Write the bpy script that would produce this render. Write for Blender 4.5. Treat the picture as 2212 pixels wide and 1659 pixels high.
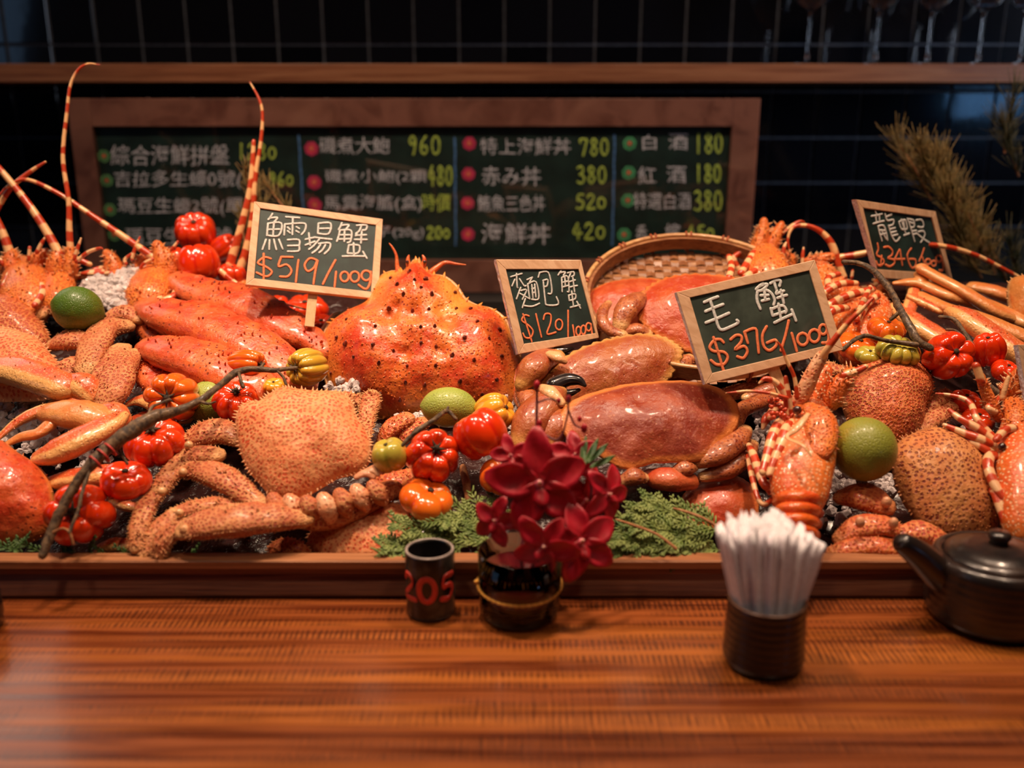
import bpy, math, random
from mathutils import Vector, Matrix, noise
V = Vector
rnd = random.Random(7)
sc = bpy.context.scene
for o in list(bpy.data.objects): bpy.data.objects.remove(o)
COL = sc.collection
# ---------------------------------------------------------------- camera, light, exposure
CH, PITCH, F = 0.48, math.radians(16.0), 2100.0
cd = bpy.data.cameras.new('camera'); cam = bpy.data.objects.new('camera', cd); COL.objects.link(cam)
cam.location = (0, 0, CH); cam.rotation_euler = (math.radians(90) - PITCH, 0, 0)
cd.sensor_width = 36; cd.lens = F / 2212 * 36; cd.clip_start = 0.02
cd.dof.use_dof = True; cd.dof.focus_distance = 1.16; cd.dof.aperture_fstop = 2.2
sc.camera = cam
w = bpy.data.worlds.new('world'); sc.world = w; w.use_nodes = True
w.node_tree.nodes['Background'].inputs[0].default_value = (0.60, 0.62, 1.0, 1)
w.node_tree.nodes['Background'].inputs[1].default_value = 0.012
sc.view_settings.view_transform = 'Standard'; sc.view_settings.look = 'None'
sc.view_settings.gamma = 1; sc.view_settings.use_curve_mapping = False
sc.view_settings.exposure = -1.66

def area(loc, aim, size, power, col, sy=None, spread=None):
    l = bpy.data.lights.new('area_light', 'AREA'); l.energy = power; l.color = col; l.size = size
    if sy: l.shape = 'RECTANGLE'; l.size_y = sy
    if spread: l.spread = math.radians(spread)
    o = bpy.data.objects.new('area_light', l); COL.objects.link(o); o.location = loc
    o.rotation_euler = (V(aim) - V(loc)).to_track_quat('-Z', 'Y').to_euler(); return o
WARM = (1.0, 0.70, 0.49)
for x, y, ax, ay, p in ((-0.66, 1.12, -0.52, 1.15, 9), (-0.20, 1.02, -0.15, 1.15, 12), (0.34, 1.10, 0.25, 1.15, 9), (0.80, 1.15, 0.62, 1.15, 6)):
    area((x, y, 1.55), (ax, ay, 0.12), 0.10, p, WARM, spread=80)
area((-0.50, 0.38, 1.5), (-0.48, 0.75, 0.0), 0.14, 2.7, WARM, spread=95)
area((0.55, 0.30, 1.5), (0.30, 0.80, 0.05), 0.14, 1.7, WARM, spread=80)  # added light without a visible source, brightens the straws and cup
area((-1.22, 1.75, 0.80), (-0.65, 0.8, 0.0), 0.5, 2.2, (1.0, 0.84, 0.72), 0.42, 120)
area((-2.3, 0.1, 1.1), (0.0, 1.3, 0.25), 0.8, 4.2, (0.35, 0.60, 1.0), 1.0)
area((2.72, -1.5, 0.50), (1.0, 2.1, 0.48), 0.34, 2.2, (0.20, 0.50, 1.0), 0.16)
area((2.0, 0.9, 0.85), (0.95, 2.0, 0.60), 0.30, 3.2, (0.70, 0.80, 1.0), 0.9, 50)  # added tall light, no known source, puts streaks on the wine glass stems
for x in (-0.55, 0.45):
    area((x, 1.0, 1.75), (x, 1.95, 0.36), 0.12, 3.4, (1.0, 0.74, 0.52), spread=62)  # added pair of lights to brighten the menu board, no known fixture

# ---------------------------------------------------------------- pixel helpers (photo frame 2212 x 1659 -> points in the place)
CP, SP = math.cos(PITCH), math.sin(PITCH); C0 = V((0, 0, CH)); FWD = V((0, CP, -SP))
def ray(px, py):
    x = (px - 1106) / F; y = (829.5 - py) / F
    return V((x, CP + y * SP, -SP + y * CP))
def AT(px, py, t): return C0 + ray(px, py) * t
SLB, SLA = 0.47, 0.03 - 0.93 * 0.47
def S(px, py, h=0.0):
    d = ray(px, py); return C0 + d * ((CH - SLA - h) / (SLB * d.y - d.z))
def TZ(px, py, z=0.0):
    d = ray(px, py); return C0 + d * ((z - CH) / d.z)
def PL(px, py, p, n):
    d = ray(px, py); return C0 + d * ((p - C0).dot(n) / d.dot(n))
def dep(p): return (p - C0).dot(FWD)
def pxs(p): return dep(p) / F
NP = V((0, -0.425, 0.905))

# ---------------------------------------------------------------- mesh builder
def frame(d, up):
    d = d.normalized(); s = d.cross(up)
    if s.length < 1e-4: s = d.cross(V((1, 0.1, 0)))
    s.normalize(); return s, s.cross(d).normalized()
def catmull(pts, n, closed=False):
    """resample rows (tuples of floats) with a Catmull-Rom spline, n samples per span"""
    P = [tuple(p) for p in pts]; m = len(P); out = []
    spans = m if closed else m - 1
    for i in range(spans):
        if closed: a, b, c, d = P[(i - 1) % m], P[i], P[(i + 1) % m], P[(i + 2) % m]
        else: a, b, c, d = P[max(i - 1, 0)], P[i], P[i + 1], P[min(i + 2, m - 1)]
        for j in range(n):
            u = j / n
            out.append(tuple(0.5 * (2 * q + (r - p) * u + (2 * p - 5 * q + 4 * r - s) * u * u + (3 * q - p - 3 * r + s) * u ** 3) for p, q, r, s in zip(a, b, c, d)))
    if not closed: out.append(P[-1])
    return out
class M:
    def __init__(s): s.v = []; s.f = []; s.t = []; s.k = []; s.q = []
    def add(s, vs, fs, t=0.0, k=0.0, q=None):
        n = len(s.v); s.v += [V(x) for x in vs]; s.q += q if q else [(x[0], x[2] * .8 + x[1] * .5) for x in vs]
        s.f += [tuple(i + n for i in q) for q in fs]
        s.t += list(t) if isinstance(t, (list, tuple)) else [t] * len(vs)
        s.k += list(k) if isinstance(k, (list, tuple)) else [k] * len(vs)
    def tube(s, pts, rad, seg=10, flat=1.0, up=None, k=None, rough=0.0, round_end=True, t0=0.0, rk=0.0, tri=0.0, bk=0.0):
        pts = [V(p) for p in pts]; n = len(pts); up = up or NP
        rad = list(rad) if isinstance(rad, (list, tuple)) else [rad] * n
        kk = list(k) if isinstance(k, (list, tuple)) else [k or 0.0] * n
        vs = []; ts = []; ks = []; qs = []; L = t0; rm = max(rad) * .85
        if round_end:   # hemispherical-ish ends
            d0 = (pts[0] - pts[1]).normalized(); d1 = (pts[-1] - pts[-2]).normalized(); r0, r1 = rad[0], rad[-1]
            pts = [pts[0] + d0 * r0 * .9, pts[0] + d0 * r0 * .55] + pts + [pts[-1] + d1 * r1 * .55, pts[-1] + d1 * r1 * .9]
            rad = [r0 * .35, r0 * .8] + rad + [r1 * .8, r1 * .35]; kk = [kk[0]] * 2 + kk + [kk[-1]] * 2; n += 4
        for i in range(n):
            d = pts[min(i + 1, n - 1)] - pts[max(i - 1, 0)]
            if i: L += (pts[i] - pts[i - 1]).length
            sx, sy = frame(d, up)
            for j in range(seg):
                a = 2 * math.pi * j / seg; r = rad[i]
                if rough: r *= 1 + rough * noise.noise(pts[i] * 130 + V((math.cos(a), math.sin(a), 0)) * 1.3)
                if tri: r *= 1 + tri * math.cos(3 * a - math.pi * .5) + tri * .6 * noise.noise(pts[i] * 60 + V((a, 0, 0)))
                vs.append(pts[i] + sx * math.cos(a) * r + sy * math.sin(a) * r * flat); ts.append(L); ks.append(max(kk[i], rk * max(0, -math.cos(a)) ** 6 if rk else 0, bk * min(1, max(0, (math.cos(a) - .25) * 4)) if bk else 0)); qs.append((a * rm, L))
        fs = [(i * seg + j, i * seg + (j + 1) % seg, (i + 1) * seg + (j + 1) % seg, (i + 1) * seg + j) for i in range(n - 1) for j in range(seg)]
        fs.append(tuple(range(seg - 1, -1, -1))); fs.append(tuple(range((n - 1) * seg, n * seg)))
        s.add(vs, fs, ts, ks, qs)
    def cone(s, p, d, r, h, seg=5, k=0.0, k1=None, bend=None):
        p = V(p); d = V(d).normalized(); sx, sy = frame(d, V((0.3, 0.2, 1)))
        vs = [p - d * r * .4 + (sx * math.cos(2 * math.pi * j / seg) + sy * math.sin(2 * math.pi * j / seg)) * r for j in range(seg)]
        mid = [p + d * h * .55 + (sx * math.cos(2 * math.pi * j / seg) + sy * math.sin(2 * math.pi * j / seg)) * r * .42 for j in range(seg)]
        tip = p + d * h + (bend or V((0, 0, 0)))
        fs = [(j, (j + 1) % seg, seg + (j + 1) % seg, seg + j) for j in range(seg)] + [(seg + j, seg + (j + 1) % seg, 2 * seg) for j in range(seg)]
        k1 = k if k1 is None else k1
        s.add(vs + mid + [tip], fs, 0.0, [k] * seg + [(k + k1) / 2] * seg + [k1])
    def ell(s, c, r, ax=None, seg=14, rings=9, k=0.0, bump=0.0, fr=40):
        c = V(c); ax = ax or (V((1, 0, 0)), V((0, 1, 0)), V((0, 0, 1))); r = r if isinstance(r, (tuple, list)) else (r, r, r)
        vs = []; 
        for i in range(rings + 1):
            th = math.pi * i / rings
            for j in range(seg):
                a = 2 * math.pi * j / seg
                q = V((math.sin(th) * math.cos(a), math.sin(th) * math.sin(a), math.cos(th)))
                b = 1 + (bump * noise.noise(c * 300 + q * fr * .05) if bump else 0)
                vs.append(c + (ax[0] * q.x * r[0] + ax[1] * q.y * r[1] + ax[2] * q.z * r[2]) * b)
        fs = [(i * seg + j, i * seg + (j + 1) % seg, (i + 1) * seg + (j + 1) % seg, (i + 1) * seg + j) for i in range(rings) for j in range(seg)]
        s.add(vs, fs, 0.0, k)
    def lathe(s, c, prof, seg=40, k=None, cap=(True, True)):
        c = V(c); vs = []; ks = []
        for i, (r, z) in enumerate(prof):
            for j in range(seg):
                a = 2 * math.pi * j / seg; vs.append(c + V((r * math.cos(a), r * math.sin(a), z))); ks.append(k[i] if k else 0.0)
        fs = [(i * seg + j, i * seg + (j + 1) % seg, (i + 1) * seg + (j + 1) % seg, (i + 1) * seg + j) for i in range(len(prof) - 1) for j in range(seg)]
        if cap[0]: fs.append(tuple(range(seg - 1, -1, -1)))
        if cap[1]: fs.append(tuple(range((len(prof) - 1) * seg, len(prof) * seg)))
        s.add(vs, fs, 0.0, ks)
    def box(s, c, x, y, z):
        """box with centre c and half-extent vectors x, y, z"""
        c, x, y, z = V(c), V(x), V(y), V(z)
        vs = [c + x * i + y * j + z * k for k in (-1, 1) for j in (-1, 1) for i in (-1, 1)]
        s.add(vs, [(0, 2, 3, 1), (4, 5, 7, 6), (0, 1, 5, 4), (2, 6, 7, 3), (0, 4, 6, 2), (1, 3, 7, 5)])
    def build(s, name, mat, parent=None, smooth=True, bevel=0.0, kind=None, recalc=False):
        me = bpy.data.meshes.new(name); off = parent['_w'] if parent is not None else V((0, 0, 0)); off = V(off)
        me.from_pydata([tuple(p - off) for p in s.v], [], s.f)
        a = me.attributes.new('t', 'FLOAT', 'POINT'); a.data.foreach_set('value', s.t)
        a = me.attributes.new('k', 'FLOAT', 'POINT'); a.data.foreach_set('value', s.k)
        a = me.attributes.new('q', 'FLOAT_VECTOR', 'POINT'); a.data.foreach_set('vector', [c for x in s.q for c in (x[0], x[1], 0.0)])
        me.materials.append(mat)
        if smooth: me.shade_smooth()
        o = bpy.data.objects.new(name, me); COL.objects.link(o)
        if parent is not None: o.parent = parent
        o['_w'] = tuple(off)
        if bevel:
            b = o.modifiers.new('b', 'BEVEL'); b.width = bevel; b.segments = 2; b.limit_method = 'ANGLE'
            if smooth: me.shade_flat()
        if kind: o['kind'] = kind
        return o
def thing(name, loc, label, cat, group=None):
    o = bpy.data.objects.new(name, None); COL.objects.link(o); o.empty_display_size = .01
    o.location = loc; o['_w'] = tuple(loc); o['label'] = label; o['category'] = cat
    if group: o['group'] = group
    return o
def tag(o, label, cat, group=None):
    o['label'] = label; o['category'] = cat
    if group: o['group'] = group
    return o

# ---------------------------------------------------------------- materials
class NT:
    def __init__(s, name):
        s.m = bpy.data.materials.new(name); s.m.use_nodes = True; s.nt = s.m.node_tree; s.n = s.nt.nodes; s.b = s.n['Principled BSDF']
        s.co = s.n.new('ShaderNodeTexCoord').outputs['Object']
    def link(s, a, b): s.nt.links.new(a, b)
    def val(s, sock, v):
        if hasattr(v, 'is_linked'): s.link(v, sock)
        elif isinstance(v, tuple) and len(v) == 3 and sock.type == 'RGBA': sock.default_value = (*v, 1)
        else: sock.default_value = v
    def noise(s, scale, detail=3, rough=.55, vec=None, dist=0.0):
        n = s.n.new('ShaderNodeTexNoise'); n.inputs['Scale'].default_value = scale; n.inputs['Detail'].default_value = detail
        n.inputs['Roughness'].default_value = rough; n.inputs['Distortion'].default_value = dist
        s.link(vec or s.co, n.inputs['Vector']); return n.outputs['Fac']
    def attrv(s, name):
        n = s.n.new('ShaderNodeAttribute'); n.attribute_name = name; return n.outputs['Vector']
    def vor(s, scale, vec=None, rand=1.0, feat='F1', dim='3D'):
        n = s.n.new('ShaderNodeTexVoronoi'); n.voronoi_dimensions = dim; n.feature = feat; n.inputs['Scale'].default_value = scale; n.inputs['Randomness'].default_value = rand
        s.link(vec or s.co, n.inputs['Vector']); return n.outputs['Distance']
    def ramp(s, fac, a, b, ca=0.0, cb=1.0):
        n = s.n.new('ShaderNodeMapRange'); n.interpolation_type = 'SMOOTHSTEP'; s.link(fac, n.inputs[0])
        n.inputs[1].default_value = a; n.inputs[2].default_value = b; n.inputs[3].default_value = ca; n.inputs[4].default_value = cb
        return n.outputs[0]
    def mix(s, fac, a, b, mode='MIX'):
        n = s.n.new('ShaderNodeMix'); n.data_type = 'RGBA'; n.blend_type = mode; s.val(n.inputs[0], fac); s.val(n.inputs[6], a); s.val(n.inputs[7], b)
        return n.outputs[2]
    def math(s, op, a, b=0.0):
        n = s.n.new('ShaderNodeMath'); n.operation = op; s.val(n.inputs[0], a); s.val(n.inputs[1], b); return n.outputs[0]
    def attr(s, name):
        n = s.n.new('ShaderNodeAttribute'); n.attribute_name = name; return n.outputs['Fac']
    def mapv(s, sc=(1, 1, 1), loc=(0, 0, 0), rot=(0, 0, 0), vec=None):
        n = s.n.new('ShaderNodeMapping'); n.inputs['Scale'].default_value = sc; n.inputs['Location'].default_value = loc; n.inputs['Rotation'].default_value = rot
        s.link(vec or s.co, n.inputs['Vector']); return n.outputs[0]
    def orand(s): return s.n.new('ShaderNodeObjectInfo').outputs['Random']
    def bump(s, h, strength=.4, dist=.001, prev=None):
        n = s.n.new('ShaderNodeBump'); n.inputs['Strength'].default_value = strength; n.inputs['Distance'].default_value = dist
        s.link(h, n.inputs['Height'])
        if prev is not None: s.link(prev, n.inputs['Normal'])
        return n.outputs[0]
    def out(s, col=None, rough=.5, nrm=None, coat=0.0, **kw):
        if col is not None: s.val(s.b.inputs['Base Color'], col)
        s.val(s.b.inputs['Roughness'], rough); s.b.inputs['Coat Weight'].default_value = coat; s.b.inputs['Coat Roughness'].default_value = .12
        if nrm is not None: s.link(nrm, s.b.inputs['Normal'])
        for k_, v_ in kw.items(): s.val(s.b.inputs[k_.replace('_', ' ')], v_)
        return s.m
def plain(name, col, rough=.5, coat=0.0, var=.15, scale=60, bump=.2, **kw):
    n = NT(name); f = n.noise(scale); dark = tuple(c * (1 - var * 1.6) for c in col); light = tuple(min(1, c * (1 + var)) for c in col)
    return n.out(n.mix(n.ramp(f, .3, .7), dark, light), rough, n.bump(f, bump, .001), coat, **kw)
def shell(name, c1, c2, c3, kc, spot=None, sscale=220, ssize=(.18, .34), rough=.38, coat=.35, bump=.5, bdist=.0012, big=18, sss=.0, kr=(0, 1), svar=.0):
    """cooked shell: c1/c2 blotches, c3 fine specks, kc where attribute k is 1, round spots"""
    c1, c2, c3, kc = [(c[0], c[1] * .93, c[2] * .76) for c in (c1, c2, c3, kc)]
    n = NT(name); base = n.mix(n.ramp(n.noise(big, 4, .6), .36, .64), c1, c2)
    base = n.mix(n.ramp(n.noise(big * 9, 4, .7), .56, .72), base, c3)
    nr = None; fine = n.noise(420, 3, .6)
    if spot:
        wv = n.n.new('ShaderNodeVectorMath'); wv.operation = 'MULTIPLY_ADD'
        nn = n.n.new('ShaderNodeTexNoise'); nn.inputs['Scale'].default_value = 60; n.link(n.co, nn.inputs['Vector'])
        n.link(nn.outputs['Color'], wv.inputs[0]); wv.inputs[1].default_value = (.002, .002, .002); n.link(n.attrv('q'), wv.inputs[2])
        v = n.math('ADD', n.vor(sscale, wv.outputs[0], .8, dim='2D'), n.math('MULTIPLY', n.math('SUBTRACT', n.noise(55, 2), .5), .22)); m = n.ramp(v, ssize[0], ssize[1], 1, 0)
        if svar: m = n.math('MULTIPLY', m, n.ramp(n.noise(30, 2), .35, .65, 1 - svar, 1))
        base = n.mix(m, base, spot); nr = n.bump(m, bump, bdist)
    kk = n.attr('k'); base = n.mix(n.ramp(kk, kr[0], kr[1]), base, kc)
    nr = n.bump(fine, .35, .0008, nr)
    nr = n.bump(n.noise(95, 4, .6), .75, .0028, nr)
    kw = {}
    if sss: kw = dict(Subsurface_Weight=sss, Subsurface_Scale=.004)
    return n.out(base, n.ramp(n.noise(50), .3, .7, rough * .75, rough * 1.3), nr, coat, **kw)
MT = {}
MT['king'] = shell('king_crab_shell', (.62, .055, .016), (.80, .20, .045), (.78, .34, .20), (.86, .40, .07), (.34, .03, .012), 150, (.10, .24), .36, .4, .4, big=30, svar=.8)
MT['king_leg'] = shell('king_leg_shell', (.58, .055, .020), (.74, .15, .045), (.74, .24, .11), (.78, .30, .08), (.20, .02, .01), 120, (.08, .20), .36, .4, .4, big=34, svar=.9)
MT['hairy'] = shell('hairy_crab_shell', (.80, .38, .19), (.76, .28, .12), (.82, .46, .26), (.80, .48, .28), (.60, .075, .018), 205, (.24, .38), .55, .06, .4, big=26, svar=.45)
MT['hairy_red'] = shell('hairy_crab_red_shell', (.66, .16, .045), (.70, .25, .09), (.76, .38, .18), (.74, .34, .15), (.48, .045, .016), 240, (.26, .46), .5, .12, .8, big=34, svar=.4)
MT['hairy_dark'] = shell('hairy_crab_brown_shell', (.64, .29, .11), (.58, .19, .06), (.72, .38, .18), (.50, .20, .075), (.20, .022, .010), 165, (.18, .32), .55, .05, .7, big=26, svar=.3)
MT['hairy_leg'] = shell('hairy_leg_shell', (.52, .165, .065), (.64, .29, .13), (.52, .085, .03), (.82, .52, .25), (.42, .055, .02), 230, (.22, .40), .6, .03, .8, big=60, svar=.5)
MT['brown'] = shell('brown_crab_shell', (.24, .032, .016), (.36, .070, .026), (.42, .15, .08), (.62, .20, .05), (.50, .16, .08), 90, (.05, .13), .46, .12, .3, big=24, svar=.7, kr=(.0, .6))
MT['brown_tan'] = shell('tan_crab_shell', (.40, .12, .038), (.34, .065, .024), (.48, .22, .09), (.66, .36, .12), (.26, .04, .02), 90, (.05, .13), .38, .3, .35, big=32, svar=.6)
MT['brown_red'] = shell('red_crab_shell', (.44, .050, .018), (.54, .12, .04), (.52, .15, .07), (.72, .24, .07), (.55, .18, .1), 110, (.03, .10), .36, .3, .3, big=22, svar=.7)
MT['brown_leg'] = shell('brown_leg_shell', (.32, .070, .025), (.46, .15, .055), (.60, .28, .12), (.78, .50, .25), (.2, .03, .015), 200, (.14, .3), .38, .3, .6, big=70, svar=.8)
MT['lobster'] = shell('lobster_shell', (.80, .21, .045), (.74, .12, .025), (.82, .36, .16), (.88, .56, .32), (.92, .58, .32), 190, (.16, .28), .36, .3, .6, big=28, svar=.4)
MT['lobster_y'] = shell('lobster_orange_shell', (.80, .25, .045), (.74, .16, .03), (.82, .40, .15), (.90, .64, .40), (.66, .12, .02), 260, (.2, .4), .42, .2, .9, big=44, svar=.4)
MT['tail'] = shell('lobster_tail_shell', (.66, .07, .012), (.76, .14, .022), (.82, .28, .09), (.90, .48, .2), None, rough=.28, coat=.5, big=40)
MT['snow'] = shell('snow_crab_leg_shell', (.64, .085, .032), (.72, .17, .05), (.80, .30, .14), (.84, .48, .20), (.80, .32, .14), 190, (.12, .26), .32, .45, .5, big=40, svar=.7)
MT['snow_tan'] = shell('snow_crab_tan_shell', (.70, .29, .085), (.72, .21, .055), (.80, .42, .18), (.86, .58, .30), None, rough=.33, coat=.4, big=34)
MT['shell_cream'] = shell('cream_shell', (.74, .46, .25), (.70, .34, .17), (.82, .60, .38), (.72, .28, .10), None, rough=.4, coat=.3, big=70)
MT['flesh'] = shell('gill_flesh', (.62, .26, .15), (.72, .38, .24), (.80, .56, .42), (.5, .14, .08), None, rough=.45, coat=.3, big=80)
MT['pale'] = shell('pale_spiny_shell', (.80, .48, .32), (.78, .30, .15), (.86, .66, .50), (.90, .70, .50), (.60, .09, .03), 190, (.14, .3), .42, .2, .9, big=60, svar=.6)
MT['claw_black'] = plain('claw_black', (.018, .012, .012), .22, .6, .3, 50, .1)
MT['eye'] = plain('eye_black', (.05, .012, .01), .12, .8, .2)
MT['spine_dark'] = plain('spine_dark', (.20, .025, .012), .4, .2, .5, 200)
def banded(name, c1, c2, per):
    n = NT(name); t = n.attr('t'); a = n.math('MULTIPLY_ADD', t, 1 / per)
    wob = n.math('ADD', a, n.math('MULTIPLY', n.noise(28, 2), 1.3))
    f = n.math('FRACT', wob); m = n.math('MULTIPLY', n.ramp(f, .42, .54), n.ramp(f, .88, 1.0, 1, 0))
    c = n.mix(m, n.mix(n.noise(200), c1, (c1[0] * .6, c1[1] * .4, c1[2] * .4)), c2)
    c = n.mix(n.attr('k'), c, (.90, .66, .38)); f2 = n.noise(500)
    return n.out(c, .33, n.bump(f2, .4, .0006), .4)
MT['band'] = banded('striped_antenna', (.66, .07, .015), (.88, .50, .22), .030)
MT['band_leg'] = banded('striped_lobster_leg', (.68, .075, .018), (.88, .52, .26), .019)
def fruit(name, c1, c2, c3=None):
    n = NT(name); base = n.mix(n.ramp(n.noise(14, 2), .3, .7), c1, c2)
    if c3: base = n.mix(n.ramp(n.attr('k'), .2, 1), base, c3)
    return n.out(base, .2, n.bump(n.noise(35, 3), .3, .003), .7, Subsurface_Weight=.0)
MT['f_red'] = fruit('scarlet_fruit_skin', (.76, .030, .003), (.82, .060, .006), (.60, .01, .005))
MT['f_or'] = fruit('orange_fruit_skin', (.86, .12, .010), (.88, .20, .015), (.75, .05, .008))
MT['f_yel'] = fruit('yellow_fruit_skin', (.86, .42, .03), (.80, .28, .02), (.5, .24, .02))
MT['f_ol'] = fruit('olive_fruit_skin', (.62, .42, .04), (.70, .34, .03), (.34, .24, .02))
MT['f_gr'] = fruit('green_fruit_skin', (.44, .42, .06), (.58, .40, .05), (.3, .3, .03))
def citrus(name, c1, c2):
    n = NT(name); base = n.mix(n.ramp(n.noise(26, 4), .45, .7), c1, c2)
    v = n.vor(420, None, .9); return n.out(n.mix(n.ramp(n.noise(90, 2), .70, .76), base, (.12, .06, .01)), .42, n.bump(n.noise(60, 3), .3, .002, n.bump(n.ramp(v, .1, .5), .5, .0009)), .12)
MT['lime'] = citrus('lime_skin', (.075, .15, .012), (.15, .17, .012)); MT['lime_y'] = citrus('pale_lime_skin', (.34, .42, .07), (.27, .36, .06)); MT['lime_r'] = citrus('mottled_lime_skin', (.26, .28, .035), (.36, .25, .02))
MT['calyx'] = plain('dried_calyx', (.055, .03, .012), .8, 0, .5, 300, .8)
def barkm(name, c1, c2):
    n = NT(name); v = n.mapv((1, 1, 1)); f = n.noise(160, 5, .7, v, .6)
    return n.out(n.mix(n.ramp(f, .35, .68), c1, c2), .62, n.bump(f, .9, .002), .1)
MT['bark'] = barkm('branch_bark', (.030, .014, .006), (.22, .13, .06)); MT['twig'] = barkm('sprig_twig', (.30, .10, .03), (.45, .20, .07))
def leafm(name, c1, c2, r=.5):
    n = NT(name); return n.out(n.mix(n.ramp(n.noise(70, 3), .35, .65), c1, c2), r, n.bump(n.noise(500), .5, .0008), .1)
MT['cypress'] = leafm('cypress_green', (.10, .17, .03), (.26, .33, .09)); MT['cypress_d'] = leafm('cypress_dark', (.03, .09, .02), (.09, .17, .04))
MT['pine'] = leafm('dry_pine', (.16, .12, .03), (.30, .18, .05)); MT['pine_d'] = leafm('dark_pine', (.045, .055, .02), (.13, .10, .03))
def iceM(name, col, tr):
    n = NT(name); f = n.noise(90, 4); nr = n.bump(f, .8, .004)
    return n.out(n.mix(n.ramp(f, .35, .7), tuple(c * .7 for c in col), col), .16, nr, .3, Transmission_Weight=tr, IOR=1.31, Subsurface_Weight=.0)
MT['ice'] = iceM('crushed_ice', (.90, .80, .78), .22); MT['icebed'] = iceM('gap_shade_ice', (.045, .018, .016), .0)  # bed: gap shade and dark crab bits put into the ice colour
def wood(name, c1, c2, c3, sc=(1.5, 30, 30), rough=.45, coat=.1, big=6, ripple=0.0, bump=.3):
    n = NT(name); r = n.orand(); add = n.n.new('ShaderNodeVectorMath'); add.operation = 'ADD'; cmb = n.n.new('ShaderNodeCombineXYZ')
    for i in range(3): n.link(n.math('MULTIPLY', r, 7.3 + 3 * i), cmb.inputs[i])
    n.link(n.co, add.inputs[0]); n.link(cmb.outputs[0], add.inputs[1]); vec = n.mapv(sc, vec=add.outputs[0])
    f1 = n.noise(big, 6, .62, vec, .6); f2 = n.noise(big * .25, 3, .5, vec, 1.2)
    c = n.mix(n.ramp(f1, .34, .62), c1, c2); c = n.mix(n.ramp(f2, .48, .74), c, c3); h = f1
    if ripple:
        wv = n.n.new('ShaderNodeTexWave'); wv.wave_type = 'BANDS'; wv.bands_direction = 'X'; wv.inputs['Scale'].default_value = 60
        wv.inputs['Distortion'].default_value = 5; wv.inputs['Detail'].default_value = 3; wv.inputs['Detail Scale'].default_value = 1.6
        n.link(n.mapv((1, .22, 1), vec=add.outputs[0]), wv.inputs['Vector'])
        msk = n.math('MULTIPLY', n.ramp(n.noise(4, 3, .6, n.mapv((1.2, 16, 1), vec=add.outputs[0])), .42, .60), ripple)
        c = n.mix(n.math('MULTIPLY', msk, n.ramp(wv.outputs['Fac'], .25, .7)), c, tuple(x * .42 for x in c1))
        dk = n.math('MULTIPLY', n.ramp(n.noise(9, 5, .7, n.mapv((.9, 34, 1), (3, 1, 0), vec=add.outputs[0])), .60, .70), .75)
        c = n.mix(dk, c, (.035, .010, .004))
    return n.out(c, n.ramp(f1, .3, .7, rough * .8, rough * 1.25), n.bump(h, bump, .0015), coat)
MT['counter'] = wood('counter_wood', (.105, .020, .004), (.27, .066, .011), (.46, .140, .022), (1.0, 34, 34), .32, .22, 3.2, .75)
MT['rim'] = wood('tray_wood', (.22, .075, .026), (.38, .15, .055), (.50, .22, .09), (1.5, 60, 60), .5, .05)
MT['rim_dark'] = wood('tray_dark_wood', (.13, .034, .014), (.24, .075, .030), (.32, .12, .05), (1.5, 60, 60), .5, .05)
MT['shelf'] = wood('shelf_wood', (.24, .075, .03), (.40, .145, .06), (.46, .19, .085), (1.2, 40, 40), .5, .05)
MT['frame_d'] = wood('board_frame_wood', (.13, .042, .026), (.22, .080, .050), (.27, .11, .07), (3, 30, 3), .55, .05)
MT['birch'] = wood('sign_frame_wood', (.62, .36, .20), (.74, .46, .27), (.78, .52, .32), (9, 60, 9), .5, .15, bump=.15)
MT['stake'] = wood('stake_wood', (.56, .36, .16), (.66, .46, .24), (.70, .5, .28), (40, 40, 4), .6)
MT['slate'] = plain('green_chalkboard', (.018, .040, .034), .5, .25, .25, 30, .05)
MT['slate_sheen'] = plain('sheen_grey_chalkboard', (.060, .078, .062), .25, .5, .2, 30, .03)  # second board: lighter grey stands in for a reflected sheen
MT['menu'] = plain('menu_chalkboard', (.010, .026, .020), .45, .15, .25, 20, .05)
MT['chalk'] = plain('white_chalk', (.66, .66, .62), .8, 0, .15, 400); MT['chalk_o'] = plain('orange_chalk', (.84, .21, .075), .7, 0, .12, 400)
MT['chalk_bg'] = plain('menu_white_chalk', (.60, .58, .62), .8, 0, .3, 300); MT['chalk_y'] = plain('menu_lime_chalk', (.52, .66, .10), .8, 0, .25, 300)
MT['chalk_b'] = plain('menu_blue_chalk', (.08, .20, .42), .8, 0, .3, 200); MT['mag'] = plain('magenta_paint', (.62, .03, .13), .6); MT['grn'] = plain('green_paint', (.09, .42, .17), .6)
MT['grn2'] = plain('pale_green_paint', (.14, .34, .12), .6); MT['redp'] = plain('red_paint', (.72, .06, .03), .6)
MT['film'] = plain('clear_wrap_edge', (.62, .62, .68), .15, .8, .2, 300, 1.0)
def glassm(name, col=(1, 1, 1), rough=.0, tr=1.0, ior=1.45):
    n = NT(name); return n.out(col, rough, None, 0, Transmission_Weight=tr, IOR=ior)
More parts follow.
